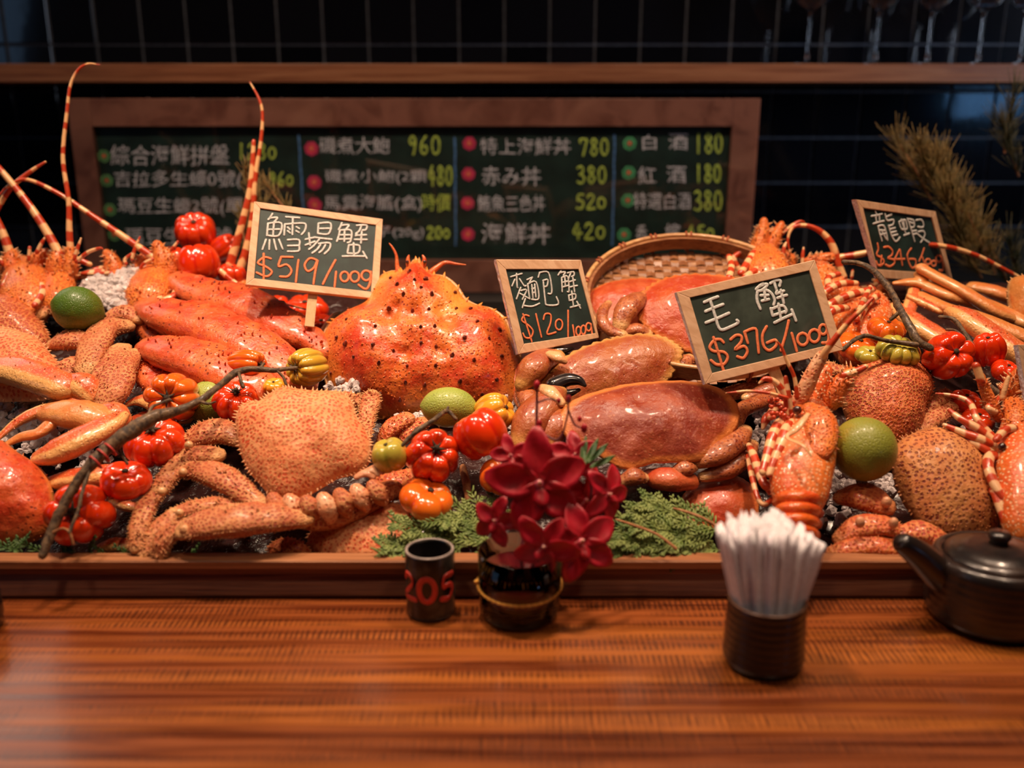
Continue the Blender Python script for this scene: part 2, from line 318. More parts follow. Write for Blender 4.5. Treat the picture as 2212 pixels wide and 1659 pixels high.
def thinglass(name, tint=(1, 1, 1), ior=1.5, gl=(1, 1, 1)):
    """thin clear glass: lets light straight through, mirrors by Fresnel"""
    n = NT(name); n.n.remove(n.b); tr = n.n.new('ShaderNodeBsdfTransparent'); tr.inputs[0].default_value = (*tint, 1); g = n.n.new('ShaderNodeBsdfGlossy'); g.inputs['Roughness'].default_value = .02; g.inputs[0].default_value = (*gl, 1)
    fr = n.n.new('ShaderNodeFresnel'); fr.inputs[0].default_value = ior; mx = n.n.new('ShaderNodeMixShader'); bf = n.n.new('ShaderNodeNewGeometry').outputs['Backfacing']; n.link(n.math('MULTIPLY', fr.outputs[0], n.math('SUBTRACT', 1.0, bf)), mx.inputs[0]); n.link(tr.outputs[0], mx.inputs[1]); n.link(g.outputs[0], mx.inputs[2])
    n.link(mx.outputs[0], n.n['Material Output'].inputs[0]); return n.m
MT['glass'] = thinglass('clear_glass', (.93, .94, .95)); MT['wine'] = plain('dark_red_water', (.11, .005, .010), .2, .2, .2, 40, .1); MT['solid_glass'] = glassm('thick_clear_glass', (.96, .97, .98))
MT['tile'] = NT('black_glazed_tile'); _n = MT['tile']; MT['tile'] = _n.out(_n.mix(_n.orand(), (.003, .003, .0045), (.008, .008, .011)), .05, _n.bump(_n.noise(14, 2), .07, .004), .5)
MT['grout'] = plain('grey_grout', (.10, .11, .14), .7); MT['dark'] = plain('dark_panel', (.010, .008, .007), .6); MT['darkfloor'] = plain('dark_floor', (.02, .016, .013), .5)
MT['bamboo'] = wood('bamboo_strip', (.44, .20, .07), (.62, .34, .13), (.70, .42, .18), (8, 50, 50), .4, .3); MT['bamboo_d'] = wood('bamboo_weave', (.17, .055, .02), (.32, .13, .045), (.44, .21, .08), (8, 50, 50), .45, .2)
MT['rattan'] = plain('red_rattan', (.36, .085, .03), .4, .3, .3, 200)
MT['pot'] = NT('dark_iron_glaze'); _n = MT['pot']; MT['pot'] = _n.out(_n.mix(_n.ramp(_n.noise(30, 4), .4, .7), (.012, .009, .009), (.035, .018, .013)), .30, _n.bump(_n.noise(160, 4), .25, .001), .35)
MT['pot_in'] = plain('dark_interior', (.01, .006, .005), .5)
_n = NT('mottled_black_glaze'); MT['tubeg'] = _n.out(_n.mix(_n.ramp(_n.noise(38, 4), .44, .62), (.004, .004, .004), (.055, .045, .032)), .32, _n.bump(_n.noise(120), .3, .001), .4)
MT['tuberim'] = plain('pale_rim_glaze', (.36, .30, .27), .35, .3); MT['red205'] = plain('red_enamel', (.66, .045, .025), .4, .2)
MT['gold'] = plain('gold_cord', (.78, .40, .08), .3, 0, .2, 900, 1.0, Metallic=.7)
MT['paper'] = plain('white_paper', (.90, .86, .90), .7, 0, .06, 200, .3); MT['straw'] = plain('straw_plastic', (.66, .52, .54), .4, .2, .1)
_n = NT('orchid_petal'); MT['orchid'] = _n.out(_n.mix(_n.ramp(_n.noise(45, 3), .35, .65), (.33, .003, .010), (.46, .006, .024)), .45, _n.bump(_n.noise(200), .2, .001), .05, Subsurface_Weight=.1, Subsurface_Scale=.005)
MT['orchid_lip'] = plain('orchid_lip', (.62, .10, .16), .4, .1); MT['orchid_c'] = plain('orchid_column', (.84, .45, .35), .4, .1); MT['stem'] = plain('purple_stem', (.12, .016, .025), .5)
MT['band_r'] = plain('red_rubber_band', (.55, .04, .03), .5)
# ================================================================ SETTING
def boxobj(name, lo, hi, mat, parent=None, bevel=0.0, kind=None):
    m = M(); lo, hi = V(lo), V(hi); c = (lo + hi) / 2; h = (hi - lo) / 2
    m.box(c, V((h.x, 0, 0)), V((0, h.y, 0)), V((0, 0, h.z))); o = m.build(name, mat, parent, False, bevel)
    if kind: o['kind'] = kind
    return o
WY = 2.15
boxobj('floor', (-3, -2.5, -.95), (3, WY + .1, -.90), MT['darkfloor'], kind='structure')
wall = boxobj('wall_back', (-3, WY, -.90), (3, WY + .08, 1.9), MT['grout'], kind='structure')
boxobj('wall_left', (-3.08, -2.5, -.90), (-3, WY + .1, 1.9), MT['dark'], kind='structure')
boxobj('wall_right', (3, -2.5, -.90), (3.08, WY + .1, 1.9), MT['dark'], kind='structure')
TP = .0945
tm = bpy.data.meshes.new('wall_tile')
_h = TP / 2 - .0022; _b = _h - .0015
tm.from_pydata([(x * _h, 0, z * _h) for x in (-1, 1) for z in (-1, 1)] + [(x * _h, -.003, z * _h) for x in (-1, 1) for z in (-1, 1)] + [(x * _b, -.0045, z * _b) for x in (-1, 1) for z in (-1, 1)], [],
    [(0, 1, 5, 4), (1, 3, 7, 5), (3, 2, 6, 7), (2, 0, 4, 6), (4, 5, 9, 8), (5, 7, 11, 9), (7, 6, 10, 11), (6, 4, 8, 10), (8, 9, 11, 10)])
tm.materials.append(MT['tile'])
for i in range(-13, 13):
    for j in range(-3, 4):
        x = -.961 + TP * (i + 10.5); z = .602 + TP * (j + .5)
        if abs(x) > 1.22: continue
        if z < .15: continue
        # each tile sits a hair out of plane, as laid by hand
        o = bpy.data.objects.new('wall_tile', tm); COL.objects.link(o); o.parent = wall; o.location = (x, WY, z)
        o.rotation_euler = (rnd.uniform(-.006, .006), 0, rnd.uniform(-.006, .006))
for j in (-4, -5):
    for i in range(-13, 13):
        x = -.961 + TP * (i + 10.5)
        if abs(x) > 1.22: continue
        o = bpy.data.objects.new('wall_tile', tm); COL.objects.link(o); o.parent = wall; o.location = (x, WY, .602 + TP * (j + .5)); o.rotation_euler = (rnd.uniform(-.006, .006), 0, rnd.uniform(-.006, .006))

# wooden shelf on the tiled wall, wine glasses on it
sh = boxobj('wall_shelf', (-1.6, 1.93, .5215), (1.6, WY - .006, .5555), MT['shelf'], bevel=.0015)
tag(sh, 'long dark wooden shelf fixed across the black tiled wall', 'shelf')
def wineglass(px, label):
    p = AT(px, 140, 1.0); y = 1.99; x = ray(px, 110).x * 1.99 / ray(px, 110).y
    t = thing('wine_glass', (x, y, .5555), label, 'glass', 'wine glasses on the wall shelf')
    b = V((x, y, .5555)); z0 = .098
    m = M(); out = [(.0040, z0), (.012, z0 + .004), (.026, z0 + .013), (.036, z0 + .028), (.041, z0 + .046), (.040, z0 + .07), (.034, z0 + .10)]
    m.lathe(b, out + [(r - .0012, z) for r, z in reversed(out[1:])] + [(.001, z0 + .0035)], 28); m.build('bowl', MT['solid_glass'], t)
    m = M(); m.lathe(b, [(.0062, .004), (.0042, .012), (.0034, .04), (.0034, .08), (.0046, z0 - .001)], 14); m.build('stem', MT['solid_glass'], t)
    m = M(); m.lathe(b, [(.033, .0002), (.033, .0014), (.015, .003), (.006, .0046)], 28); m.build('foot', MT['solid_glass'], t)
for px, lb in ((1745, 'leftmost wine glass on the shelf, standing apart from the others'), (1893, 'second wine glass from the left on the shelf'), (2005, 'third wine glass from the left on the shelf'), (2115, 'fourth wine glass from the left on the shelf'), (2206, 'rightmost wine glass, cut by the edge of the view')):
    wineglass(px, lb)

# back counter under the menu board
bc = boxobj('back_counter', (-1.7, 1.48, -.90), (1.7, WY - .006, .135), MT['dark'], bevel=.002)
tag(bc, 'black back counter behind the seafood display, under the menu board', 'counter')

# ---------------- menu board
BY = 1.84; BN = V((0, -1, 0)); BP = V((0, BY, .3))
def bpt(px, py, off=0.0):
    q = PL(px, py, BP, BN); q.y -= off; return q
tl = bpt(150, 213); x0, z1 = tl.x, tl.z; br = bpt(1640, 613); x1 = bpt(1640, 213).x; z0 = .137
ix0, ix1 = bpt(205, 275).x, bpt(1578, 275).x; iz1, iz0 = bpt(900, 273).z, bpt(900, 560).z
mb = thing('menu_board', ((x0 + x1) / 2, BY, z0), 'wide framed green chalkboard menu with handwritten prices, standing before the tiles', 'board')
boxobj('slate', (ix0 - .004, BY, iz0 - .004), (ix1 + .004, BY + .012, iz1 + .004), MT['menu'], mb)
for lo, hi in (((x0, BY - .012, z1 - (z1 - iz1)), (x1, BY + .016, z1)), ((x0, BY - .012, z0), (x1, BY + .016, iz0)), ((x0, BY - .0125, z0 + .0005), (ix0, BY + .0155, z1 - .0005)), ((ix1, BY - .0125, z0 + .0005), (x1, BY + .0155, z1 - .0005))):
    pass
boxobj('frame_rail', (ix0, BY - .012, iz1), (ix1, BY + .016, z1), MT['frame_d'], mb, .001)
boxobj('frame_rail', (ix0, BY - .012, z0), (ix1, BY + .016, iz0), MT['frame_d'], mb, .001)
boxobj('frame_stile', (x0, BY - .0125, z0), (ix0, BY + .016, z1), MT['frame_d'], mb, .001)
boxobj('frame_stile', (ix1, BY - .0125, z0), (x1, BY + .016, z1), MT['frame_d'], mb, .001)

def ribbon(m, P, wd, nrm, thick=.0004, seg=6):
    """a painted stroke: flat rounded ribbon along 3D points P lying on a surface of normal nrm"""
    m.tube(P, wd / 2, seg, flat=thick / (wd / 2) if wd else .1, up=nrm, round_end=True)
def circ(cx, cy, rx, ry, a0=0, a1=360, n=9):
    return [(cx + rx * math.cos(math.radians(a0 + (a1 - a0) * i / n)), cy + ry * math.sin(math.radians(a0 + (a1 - a0) * i / n))) for i in range(n + 1)]
# digits in a unit box, x right, y down
DG = {'0': [circ(.42, .5, .36, .48, -90, 270, 12)], '1': [[(.4, 0), (.4, 1)]], '2': [[(.08, .22), (.25, .02), (.6, .05), (.7, .3), (.4, .62), (.05, .98), (.85, .95)]],
 '3': [[(.1, .1), (.45, 0), (.7, .2), (.5, .42), (.3, .48), (.65, .55), (.8, .78), (.5, 1), (.08, .92)]], '4': [[(.45, 0), (.05, .6), (.85, .62)], [(.55, .3), (.5, 1)]],
 '5': [[(.75, .02), (.25, .04), (.18, .42), (.55, .42), (.75, .68), (.5, .98), (.08, .92)]], '6': [[(.6, 0), (.2, .35), (.1, .75), (.4, 1), (.7, .8), (.55, .52), (.15, .68)]],
 '7': [[(.1, .25), (.08, .05), (.75, .05), (.65, .4), (.4, 1)]], '8': [[(.65, .12), (.35, 0), (.15, .2), (.45, .46), (.75, .72), (.45, 1), (.12, .8), (.35, .5), (.68, .25), (.65, .12)]],
 '9': [[(.7, .2), (.4, 0), (.12, .25), (.35, .48), (.68, .25), (.65, .6), (.5, 1)]]}
def menu_digits(txt, xa, xb, yc, h, mat=None, name='price'):
    m = M(); n = len(txt); wch = (xb - xa) / n
    for i, ch in enumerate(txt):
        sc_ = 1 if i < n - 1 or ch != '0' or h > 34 else .72
        for st in DG[ch]:
            pts = [(xa + wch * (i + .08) + u * wch * .88, yc - h / 2 + (v * sc_ + (1 - sc_) * .8) * h) for u, v in st]
            q = [bpt(x, y, .0006) for x, y in catmull(pts, 4)]; ribbon(m, q, 4.6 * pxs(q[0]), BN)
    m.build(name, mat or MT['chalk_y'], mb)
def text_mesh(txt, xa, xb, yc, h, mat, name='menu_line', thick=.003):
    cu = bpy.data.curves.new('txt', 'FONT'); cu.body = txt; cu.size = 1; cu.extrude = .01; cu.offset = thick; cu.space_character = 1.0; cu.resolution_u = 3
    o = bpy.data.objects.new('txt', cu); COL.objects.link(o); bpy.context.view_layer.update()
    dg = bpy.context.evaluated_depsgraph_get(); me = bpy.data.meshes.new_from_object(o.evaluated_get(dg)); bpy.data.objects.remove(o)
    xs = [v.co.x for v in me.vertices]; ys = [v.co.y for v in me.vertices]
    if not xs: return
    ax, bx, ay, by = min(xs), max(xs), min(ys), max(ys); r = random.Random(txt)
    m = M(); vs = []
    for v in me.vertices:
        u = (v.co.x - ax) / (bx - ax); q = (v.co.y - ay) / (by - ay)
        wob = 3.0 * noise.noise(V((u * len(txt) * 1.3, q * 2.1, xa * .01))); wob2 = 2.5 * noise.noise(V((u * len(txt) * 1.1, q * 1.5, yc * .02 + 5)))
        p = bpt(xa + u * (xb - xa) + wob2, yc + h / 2 - q * h + wob, .0006 + .0003 * (v.co.z > 0)); vs.append(p)
    m.add(vs, [tuple(p.vertices) for p in me.polygons]); m.build(name, mat, mb, False); bpy.data.meshes.remove(me)
LINES = [('綜合海鮮拼盤', 240, 495, 335, 44), ('吉拉多生蠔0號(', 247, 522, 388, 40), ('瑪豆生蠔2號(單', 255, 524, 446, 40), ('瑪豆生蠔2號', 270, 500, 510, 38),
 ('磯煮大鮑', 690, 842, 314, 36), ('磯煮小鮑(2顆', 702, 922, 382, 32), ('馬糞海膽(盒)', 700, 912, 440, 38), ('鮭魚子(20g)', 745, 915, 502, 30),
 ('特上海鮮丼', 1038, 1232, 316, 36), ('赤み丼', 1040, 1168, 380, 40), ('鮪魚三色丼', 1032, 1178, 439, 36), ('海鮮丼', 1040, 1188, 504, 44),
 ('白', 1388, 1418, 308, 32), ('酒', 1444, 1486, 306, 38), ('紅', 1378, 1416, 379, 36), ('酒', 1440, 1481, 377, 38), ('特選白酒', 1368, 1492, 434, 36), ('香', 1374, 1398, 507, 42), ('檳', 1436, 1470, 504, 42)]
for a in LINES: text_mesh(*a, MT['chalk_bg'])
text_mesh('時價', 912, 973, 437, 38, MT['chalk_y'], 'price')
for a in (('1280', 512, 600, 328, 34), ('960', 580, 636, 388, 30), ('960', 880, 955, 314, 40), ('480', 925, 980, 380, 42), ('200', 922, 974, 503, 26), ('780', 1250, 1318, 318, 36), ('380', 1244, 1313, 378, 36),
 ('520', 1243, 1312, 436, 32), ('420', 1236, 1311, 500, 34), ('180', 1499, 1564, 310, 42), ('180', 1500, 1560, 375, 38), ('380', 1497, 1563, 434, 42), ('450', 1485, 1545, 503, 30)): menu_digits(*a)
for xa, ya, xb, yb in ((645, 292, 660, 545), (982, 298, 984, 530), (1327, 292, 1322, 530)):
    m = M(); q = [bpt(xa + (xb - xa) * i / 8 + (1.2 if i % 2 else 0), ya + (yb - ya) * i / 8, .0006) for i in range(9)]; ribbon(m, q, 5 * pxs(q[0]), BN); m.build('divider_line', MT['chalk_b'], mb)
def rosette(px, py, r, outer, inner, ring=None):
    c = bpt(px, py, .0004); s = pxs(c); m = M(); n = 30
    vs = [c] + [c + V((math.cos(a), 0, math.sin(a))) * r * s * (1 + .05 * math.sin(a * 7)) for a in [2 * math.pi * i / n for i in range(n)]]
    vs += [v + V((0, -.0005, 0)) for v in vs]; k = n + 1
    m.add(vs, [(0, i + 1, (i + 1) % n + 1) for i in range(n)] + [(k, k + (i + 1) % n + 1, k + i + 1) for i in range(n)] + [(i + 1, (i + 1) % n + 1, k + (i + 1) % n + 1, k + i + 1) for i in range(n)])
    o = m.build('rosette', outer, mb, False)
    m = M(); ribbon(m, [c + V((math.cos(a) * r * s * .62, -.0008, math.sin(a) * r * s * .62)) for a in [2 * math.pi * i / 18 for i in range(19)]], r * s * .14, BN); m.build('ring', ring or MT['menu'], o)
    m = M(); m.ell(c + V((0, -.0006, 0)), (r * s * .33, .0006, r * s * .33)); m.build('centre_dot', inner, o)
for x, y in ((225, 337), (231, 390), (238, 453), (247, 507)): rosette(x, y, 13, MT['grn2'], MT['redp'])
for x, y in ((673, 321), (679, 394), (680, 443)): rosette(x, y, 15, MT['mag'], MT['chalk_o'], MT['redp'])
for x, y in ((1014, 310), (1012, 376), (1010, 439), (1011, 506)): rosette(x, y, 14, MT['mag'], MT['chalk_o'], MT['redp'])
for x, y in ((1360, 310), (1358, 373), (1356, 433), (1348, 507)): rosette(x, y, 14, MT['grn'], MT['redp'])

# clear glass panes: one in front of the board, one at the right before the tiles
def pane(name, pxa, pxb, pyt, y, zb, label, xr=None):
    a = PL(pxa, pyt, V((0, y, 0)), BN); b = PL(pxb, pyt, V((0, y, 0)), BN)
    t = boxobj(name, (a.x, y, zb), (xr or b.x, y + .005, a.z), MT['glass']); tag(t, label, 'glass panel'); return t
pane('glass_screen', 138, 1640, 214, 1.79, .137, 'clear glass screen standing in front of the chalkboard menu')
pane('glass_screen', 1975, 2212, 190, 1.70, .137, 'clear glass screen at the right before the black tiles, its bare edge visible', 1.3)

# ---------------- countertop of broad planks, front tray
ct = boxobj('countertop', (-1.5, .12, -.045), (1.5, .885, -.0015), MT['rim_dark']); tag(ct, 'wooden bar counter of figured orange brown planks in front of the seafood', 'counter')
yb = [.12, .36, TZ(0, 1640).y, TZ(0, 1487).y, TZ(0, 1382).y, .887]
for a, b in zip(yb[:-1], yb[1:]):
    boxobj('plank', (-1.5, a + .00008, -.04), (1.5, b - .00008, 0), MT['counter'], ct)
tr = thing('display_tray', (0, .89, 0), 'long wooden display tray rim with moulded front holding the seafood', 'tray')
def profile(name, pts, mat, x0=-1.5, x1=1.5):
    m = M(); n = len(pts); vs = [V((x0, y, z)) for y, z in pts] + [V((x1, y, z)) for y, z in pts]
    m.add(vs, [(i, (i + 1) % n, n + (i + 1) % n, n + i) for i in range(n)] + [tuple(range(n - 1, -1, -1)), tuple(range(n, 2 * n))]); return m.build(name, mat, tr, False)
profile('rim_cap', [(.888, .032), (.8875, .0395), (.889, .041), (.906, .041), (.908, .039), (.908, .032)], MT['rim'])
profile('moulding', [(.888, 0), (.887, .003), (.8885, .006), (.8955, .018), (.8975, .0215), (.8975, .0318), (.906, .0318), (.906, 0)], MT['rim_dark'])
boxobj('back_panel', (-1.5, .906, -.04), (1.5, .912, .031), MT['rim_dark'], tr)

# packed ice bed (one object) that carries the pile, coloured dark as gap shade
def bedz(x, y):
    z = SLA + SLB * y - .045
    cap = .165 + .05 * max(0, min(1, (abs(x + .02) - .13) / .1))
    if z > cap: z = cap + (z - cap) * .12
    return z + .006 * noise.noise(V((x * 22, y * 22, 0))) + .0035 * noise.noise(V((x * 70, y * 70, 3)))
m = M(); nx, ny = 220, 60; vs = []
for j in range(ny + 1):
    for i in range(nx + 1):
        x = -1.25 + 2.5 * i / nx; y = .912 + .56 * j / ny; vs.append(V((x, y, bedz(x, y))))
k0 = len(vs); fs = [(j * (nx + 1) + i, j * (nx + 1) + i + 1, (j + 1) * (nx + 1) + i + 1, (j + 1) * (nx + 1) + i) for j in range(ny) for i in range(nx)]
m.add(vs, fs); b = m.build('ice_bed', MT['icebed'], kind='stuff'); tag(b, 'bed of packed ice coloured dark as gap shade, under the crabs and lobsters', 'ice')
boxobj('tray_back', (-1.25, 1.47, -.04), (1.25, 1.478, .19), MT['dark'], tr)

# loose crushed ice
def ice_patch(name, spots, label, seed):
    r = random.Random(seed); m = M()
    for px, py, rx, ry, h, n, sz in spots:
        for _ in range(n):
            a = r.random() * 6.283; q = math.sqrt(r.random()); c = S(px + rx * q * math.cos(a), py + ry * q * math.sin(a), h + r.uniform(-.004, .006))
            R = sz * r.uniform(.5, 1.3) * pxs(c); ax = [V((r.uniform(-1, 1), r.uniform(-1, 1), r.uniform(-1, 1))).normalized() for _ in range(2)]
            a2 = ax[0].cross(ax[1]).normalized(); a1 = a2.cross(ax[0]).normalized()
            i0 = len(m.v); m.ell(c, (R, R * r.uniform(.6, 1), R * r.uniform(.5, .9)), (ax[0], a1, a2), 6, 4)
            for i in range(i0, len(m.v)): m.v[i] += V((r.uniform(-1, 1), r.uniform(-1, 1), r.uniform(-1, 1))) * R * .14
    o = m.build(name, MT['ice'], None, False, kind='stuff'); tag(o, label, 'ice'); return o
ice_patch('crushed_ice', [(50, 900, 110, 60, -.02, 150, 13), (170, 970, 90, 50, -.03, 90, 12), (60, 960, 70, 40, -.02, 60, 12)], 'crushed ice around the crab claws at the left', 1)
ice_patch('crushed_ice', [(250, 632, 82, 36, .008, 330, 12), (300, 602, 50, 25, .004, 120, 11), (75, 640, 50, 30, -.02, 60, 10)], 'crushed ice heaped behind the dark green lime', 2)
ice_patch('crushed_ice', [(740, 835, 35, 18, .0, 40, 10), (890, 905, 40, 14, -.01, 40, 9), (1110, 890, 25, 50, -.01, 50, 10)], 'crushed ice around the red king crab shell', 3)
ice_patch('crushed_ice', [(1480, 775, 25, 50, -.005, 60, 9), (1650, 930, 30, 60, -.03, 60, 11), (1800, 1080, 45, 60, -.035, 50, 14), (2060, 960, 70, 40, -.01, 70, 9), (1905, 1050, 30, 25, -.03, 20, 14)], 'crushed ice between the brown crab and right hand lobsters', 4)
# ================================================================ PRICE SIGNS
def sign(q, qi, t, n, label, strokes_w, strokes_o, w_w, w_o, glossy=False, stake=None, side=None, name='price_sign'):
    """q: outer corners TL TR BR BL in the photo, qi inner corners; plane through the centre at depth t"""
    cxp = sum(a for a, b in q) / 4; cyp = sum(b for a, b in q) / 4; n = V(n).normalized(); P0 = AT(cxp, cyp, t)
    O = [PL(a, b, P0, n) for a, b in q]; I = [PL(a, b, P0, n) for a, b in qi]; s = pxs(P0); th = 9 * s; base = (O[2] + O[3]) / 2
    T = thing(name, base, label, 'sign', 'price signs')
    names = ('frame_rail', 'frame_stile', 'frame_rail', 'frame_stile')
    for i in range(4):
        a, b = O[i], O[(i + 1) % 4]; c, d = I[(i + 1) % 4], I[i]; m = M()
        fr = [a, b, c, d]; m.add([p + n * th * .35 for p in fr] + [p - n * th for p in fr], [(0, 1, 2, 3), (7, 6, 5, 4), (0, 4, 5, 1), (1, 5, 6, 2), (2, 6, 7, 3), (3, 7, 4, 0)]); m.build(names[i], MT['birch'], T, False, .0006)
    m = M(); m.add(I + [p - n * th * .5 for p in I], [(0, 1, 2, 3), (7, 6, 5, 4), (0, 4, 5, 1), (1, 5, 6, 2), (2, 6, 7, 3), (3, 7, 4, 0)]); m.build('chalkboard', MT['slate_sheen'] if glossy else MT['slate'], T, False)
    for st, wd, mt, nm in ((strokes_w, w_w, MT['chalk'], 'white_lettering'), (strokes_o, w_o, MT['chalk_o'], 'orange_lettering')):
        m = M()
        for pts in st:
            pp = catmull(pts, 4) if len(pts) > 2 else pts
            Q = [PL(x, y, P0 + n * .0005, n) for x, y in pp]
            if len(Q) < 2: continue
            ribbon(m, Q, wd * s, n, .0003)
        if m.v: m.build(nm, mt, T)
    if stake:
        xa, ya, xb, yb, wd = stake; A = PL(xa, ya, P0 - n * th * 1.2, n); up = (O[0] - O[3]).normalized(); B = PL(xb, yb, P0 - n * th * 1.2, n); B = A + (B - A) * 1.0
        side_ = (O[1] - O[0]).normalized() * wd * s / 2; m = M(); m.box((A + B) / 2, side_, (A - B) / 2, n * .0016); m.build('stake', MT['stake'], T, False, .0004)
    if side:   # crinkled clear wrap folded along the left edge
        m = M(); L = (O[0] - O[3]); ri = (O[1] - O[0]).normalized(); r = random.Random(3)
        nn = 26; rows = []
        for i in range(nn + 1):
            p = O[3] + L * i / nn; j = r.uniform(-.4, .6) * s
            rows += [p - ri * (.6 * s) + n * (th * .35 + j * .5), p - ri * (1.5 * s + j) - n * th * .3, p - ri * (1.0 * s - j) - n * th * 1.05]
        m.add(rows, [f for i in range(nn) for f in ((i * 3, i * 3 + 1, i * 3 + 4, i * 3 + 3), (i * 3 + 1, i * 3 + 2, i * 3 + 5, i * 3 + 4))]); m.build('wrap_edge', MT['film'], T, False)
    return T
def Z(pts, ox, oy, k): return [[(ox + x / k, oy + y / k) for x, y in st] for st in pts]
w1 = [[(350, 165), (335, 190), (315, 215)], [(325, 203), (390, 197), (378, 222), (360, 240)], [(312, 248), (303, 350)], [(312, 248), (425, 245), (405, 350), (303, 350)], [(308, 300), (412, 297)], [(362, 248), (355, 348)],
 [(295, 385), (265, 468)], [(325, 390), (322, 468)], [(362, 385), (383, 470)], [(405, 385), (437, 465)], [(465, 192), (580, 200)], [(524, 200), (520, 342)], [(455, 258), (450, 345)], [(455, 255), (600, 245), (635, 262), (625, 310), (598, 342)],
 [(480, 282), (498, 298)], [(480, 312), (498, 328)], [(555, 278), (578, 292)], [(552, 312), (575, 325)], [(480, 388), (575, 388), (578, 440), (572, 482), (480, 486)], [(482, 438), (575, 436)],
 [(660, 330), (672, 432)], [(632, 384), (712, 366)], [(632, 432), (712, 402)], [(742, 250), (738, 332)], [(742, 248), (845, 246), (830, 335), (740, 334)], [(742, 292), (838, 290)], [(708, 366), (780, 376), (855, 384)],
 [(748, 385), (700, 440), (662, 468)], [(745, 420), (838, 415), (835, 465), (795, 505)], [(758, 432), (730, 470), (690, 500)], [(802, 430), (780, 470), (750, 496)],
 [(942, 243), (930, 275), (915, 300)], [(938, 265), (1002, 260), (982, 292)], [(925, 312), (915, 355), (900, 400)], [(925, 306), (1020, 308), (1018, 395), (992, 412)], [(920, 346), (1012, 346)], [(915, 382), (1010, 380)], [(966, 310), (962, 400)],
 [(1070, 265), (1152, 262), (1148, 300), (1118, 305)], [(1108, 270), (1092, 310), (1062, 335)], [(1075, 325), (1060, 352)], [(1065, 350), (1150, 345)], [(1050, 385), (1155, 385)], [(1112, 318), (1105, 415)],
 [(1002, 432), (990, 500)], [(1002, 432), (1090, 436), (1080, 500), (992, 502)], [(1042, 415), (1046, 525)], [(948, 528), (1040, 526), (1132, 528)], [(1122, 488), (1140, 520), (1155, 545)]]
o1 = [[(335, 548), (280, 537), (225, 585), (290, 615), (345, 660), (300, 700), (215, 667)], [(275, 505), (275, 722)], [(522, 535), (425, 533)], [(425, 533), (402, 615), (470, 598), (512, 650), (480, 700), (415, 700)], [(572, 560), (560, 650), (550, 745)],
 [(730, 562), (670, 545), (625, 600), (650, 655), (705, 625), (735, 562), (715, 660), (700, 762)], [(888, 560), (830, 665), (780, 765)], [(893, 660), (880, 785)], circ(965, 702, 35, 42, -90, 270), circ(1052, 702, 38, 44, -90, 270), circ(1150, 692, 40, 42, -60, 300), [(1190, 660), (1185, 740), (1165, 795), (1135, 805), (1085, 772)]]
sign([(549, 436), (826.6, 474), (816.5, 647), (530.4, 616)], [(562, 451), (812, 487), (801, 631), (549, 602)], 1.27, (.28, -.80, .50),
 'chalk price sign reading 519 per 100 g, staked behind the king crab legs', Z(w1, 500, 420, 3.95), Z(o1, 500, 420, 3.95), 4.6, 5.2, stake=(676, 632, 668, 706, 20))
w2 = [[(250, 388), (345, 360)], [(300, 360), (305, 470), (310, 480)], [(285, 410), (262, 465)], [(325, 405), (365, 465), (380, 462)], [(335, 480), (300, 575)], [(340, 505), (385, 500), (350, 580)], [(330, 530), (400, 570)], [(375, 575), (350, 650)], [(355, 632), (430, 640), (495, 615)],
 [(390, 412), (435, 392)], [(430, 400), (405, 445)], [(395, 450), (412, 575)], [(395, 450), (465, 430), (490, 570), (430, 580)], [(430, 455), (440, 565)], [(455, 450), (465, 560)], [(430, 490), (455, 485)], [(435, 525), (460, 520)],
 [(498, 350), (485, 390)], [(495, 352), (570, 350), (600, 480), (595, 530), (570, 530)], [(525, 420), (565, 412), (560, 465), (530, 470)], [(528, 425), (545, 590), (560, 628), (655, 622), (640, 560)],
 [(680, 335), (655, 372)], [(665, 355), (715, 345), (700, 375)], [(685, 395), (690, 515)], [(685, 395), (735, 385), (748, 505), (735, 515)], [(690, 435), (735, 425)], [(695, 475), (738, 462)], [(712, 390), (716, 465)],
 [(735, 355), (785, 345), (790, 375), (770, 385)], [(762, 355), (745, 400)], [(750, 430), (800, 415)], [(755, 475), (818, 462)], [(780, 395), (795, 515)], [(745, 545), (750, 590)], [(745, 545), (800, 535), (800, 575), (750, 590)], [(770, 510), (785, 635)], [(760, 648), (840, 628)], [(815, 600), (845, 655)]]
o2 = [[(405, 722), (370, 715), (345, 760), (400, 800), (440, 850), (420, 905), (375, 905), (355, 870)], [(355, 705), (395, 830), (430, 940)], [(465, 705), (512, 900)], [(530, 750), (545, 705), (590, 710), (590, 780), (560, 875), (635, 860)], circ(662, 795, 30, 45, -90, 270), [(740, 675), (740, 900)],
 [(780, 800), (795, 900)], circ(828, 850, 20, 38, -90, 270), circ(870, 840, 20, 38, -90, 270), circ(915, 815, 22, 34, -60, 300), [(935, 790), (945, 890), (925, 895)]]
sign([(1070.4, 560.8), (1254, 562), (1293, 730), (1118.5, 765.8)], [(1092, 582), (1249, 582), (1285.6, 728 - 8), (1131, 743)], 1.215, (.34, -.88, .33),
 'chalk price sign reading 120 per 100 g, beside the bamboo basket', Z(w2, 1040, 500, 3.95), Z(o2, 1040, 500, 3.95), 3.8, 4.0, side=True, stake=(1210, 748, 1222, 800, 18))
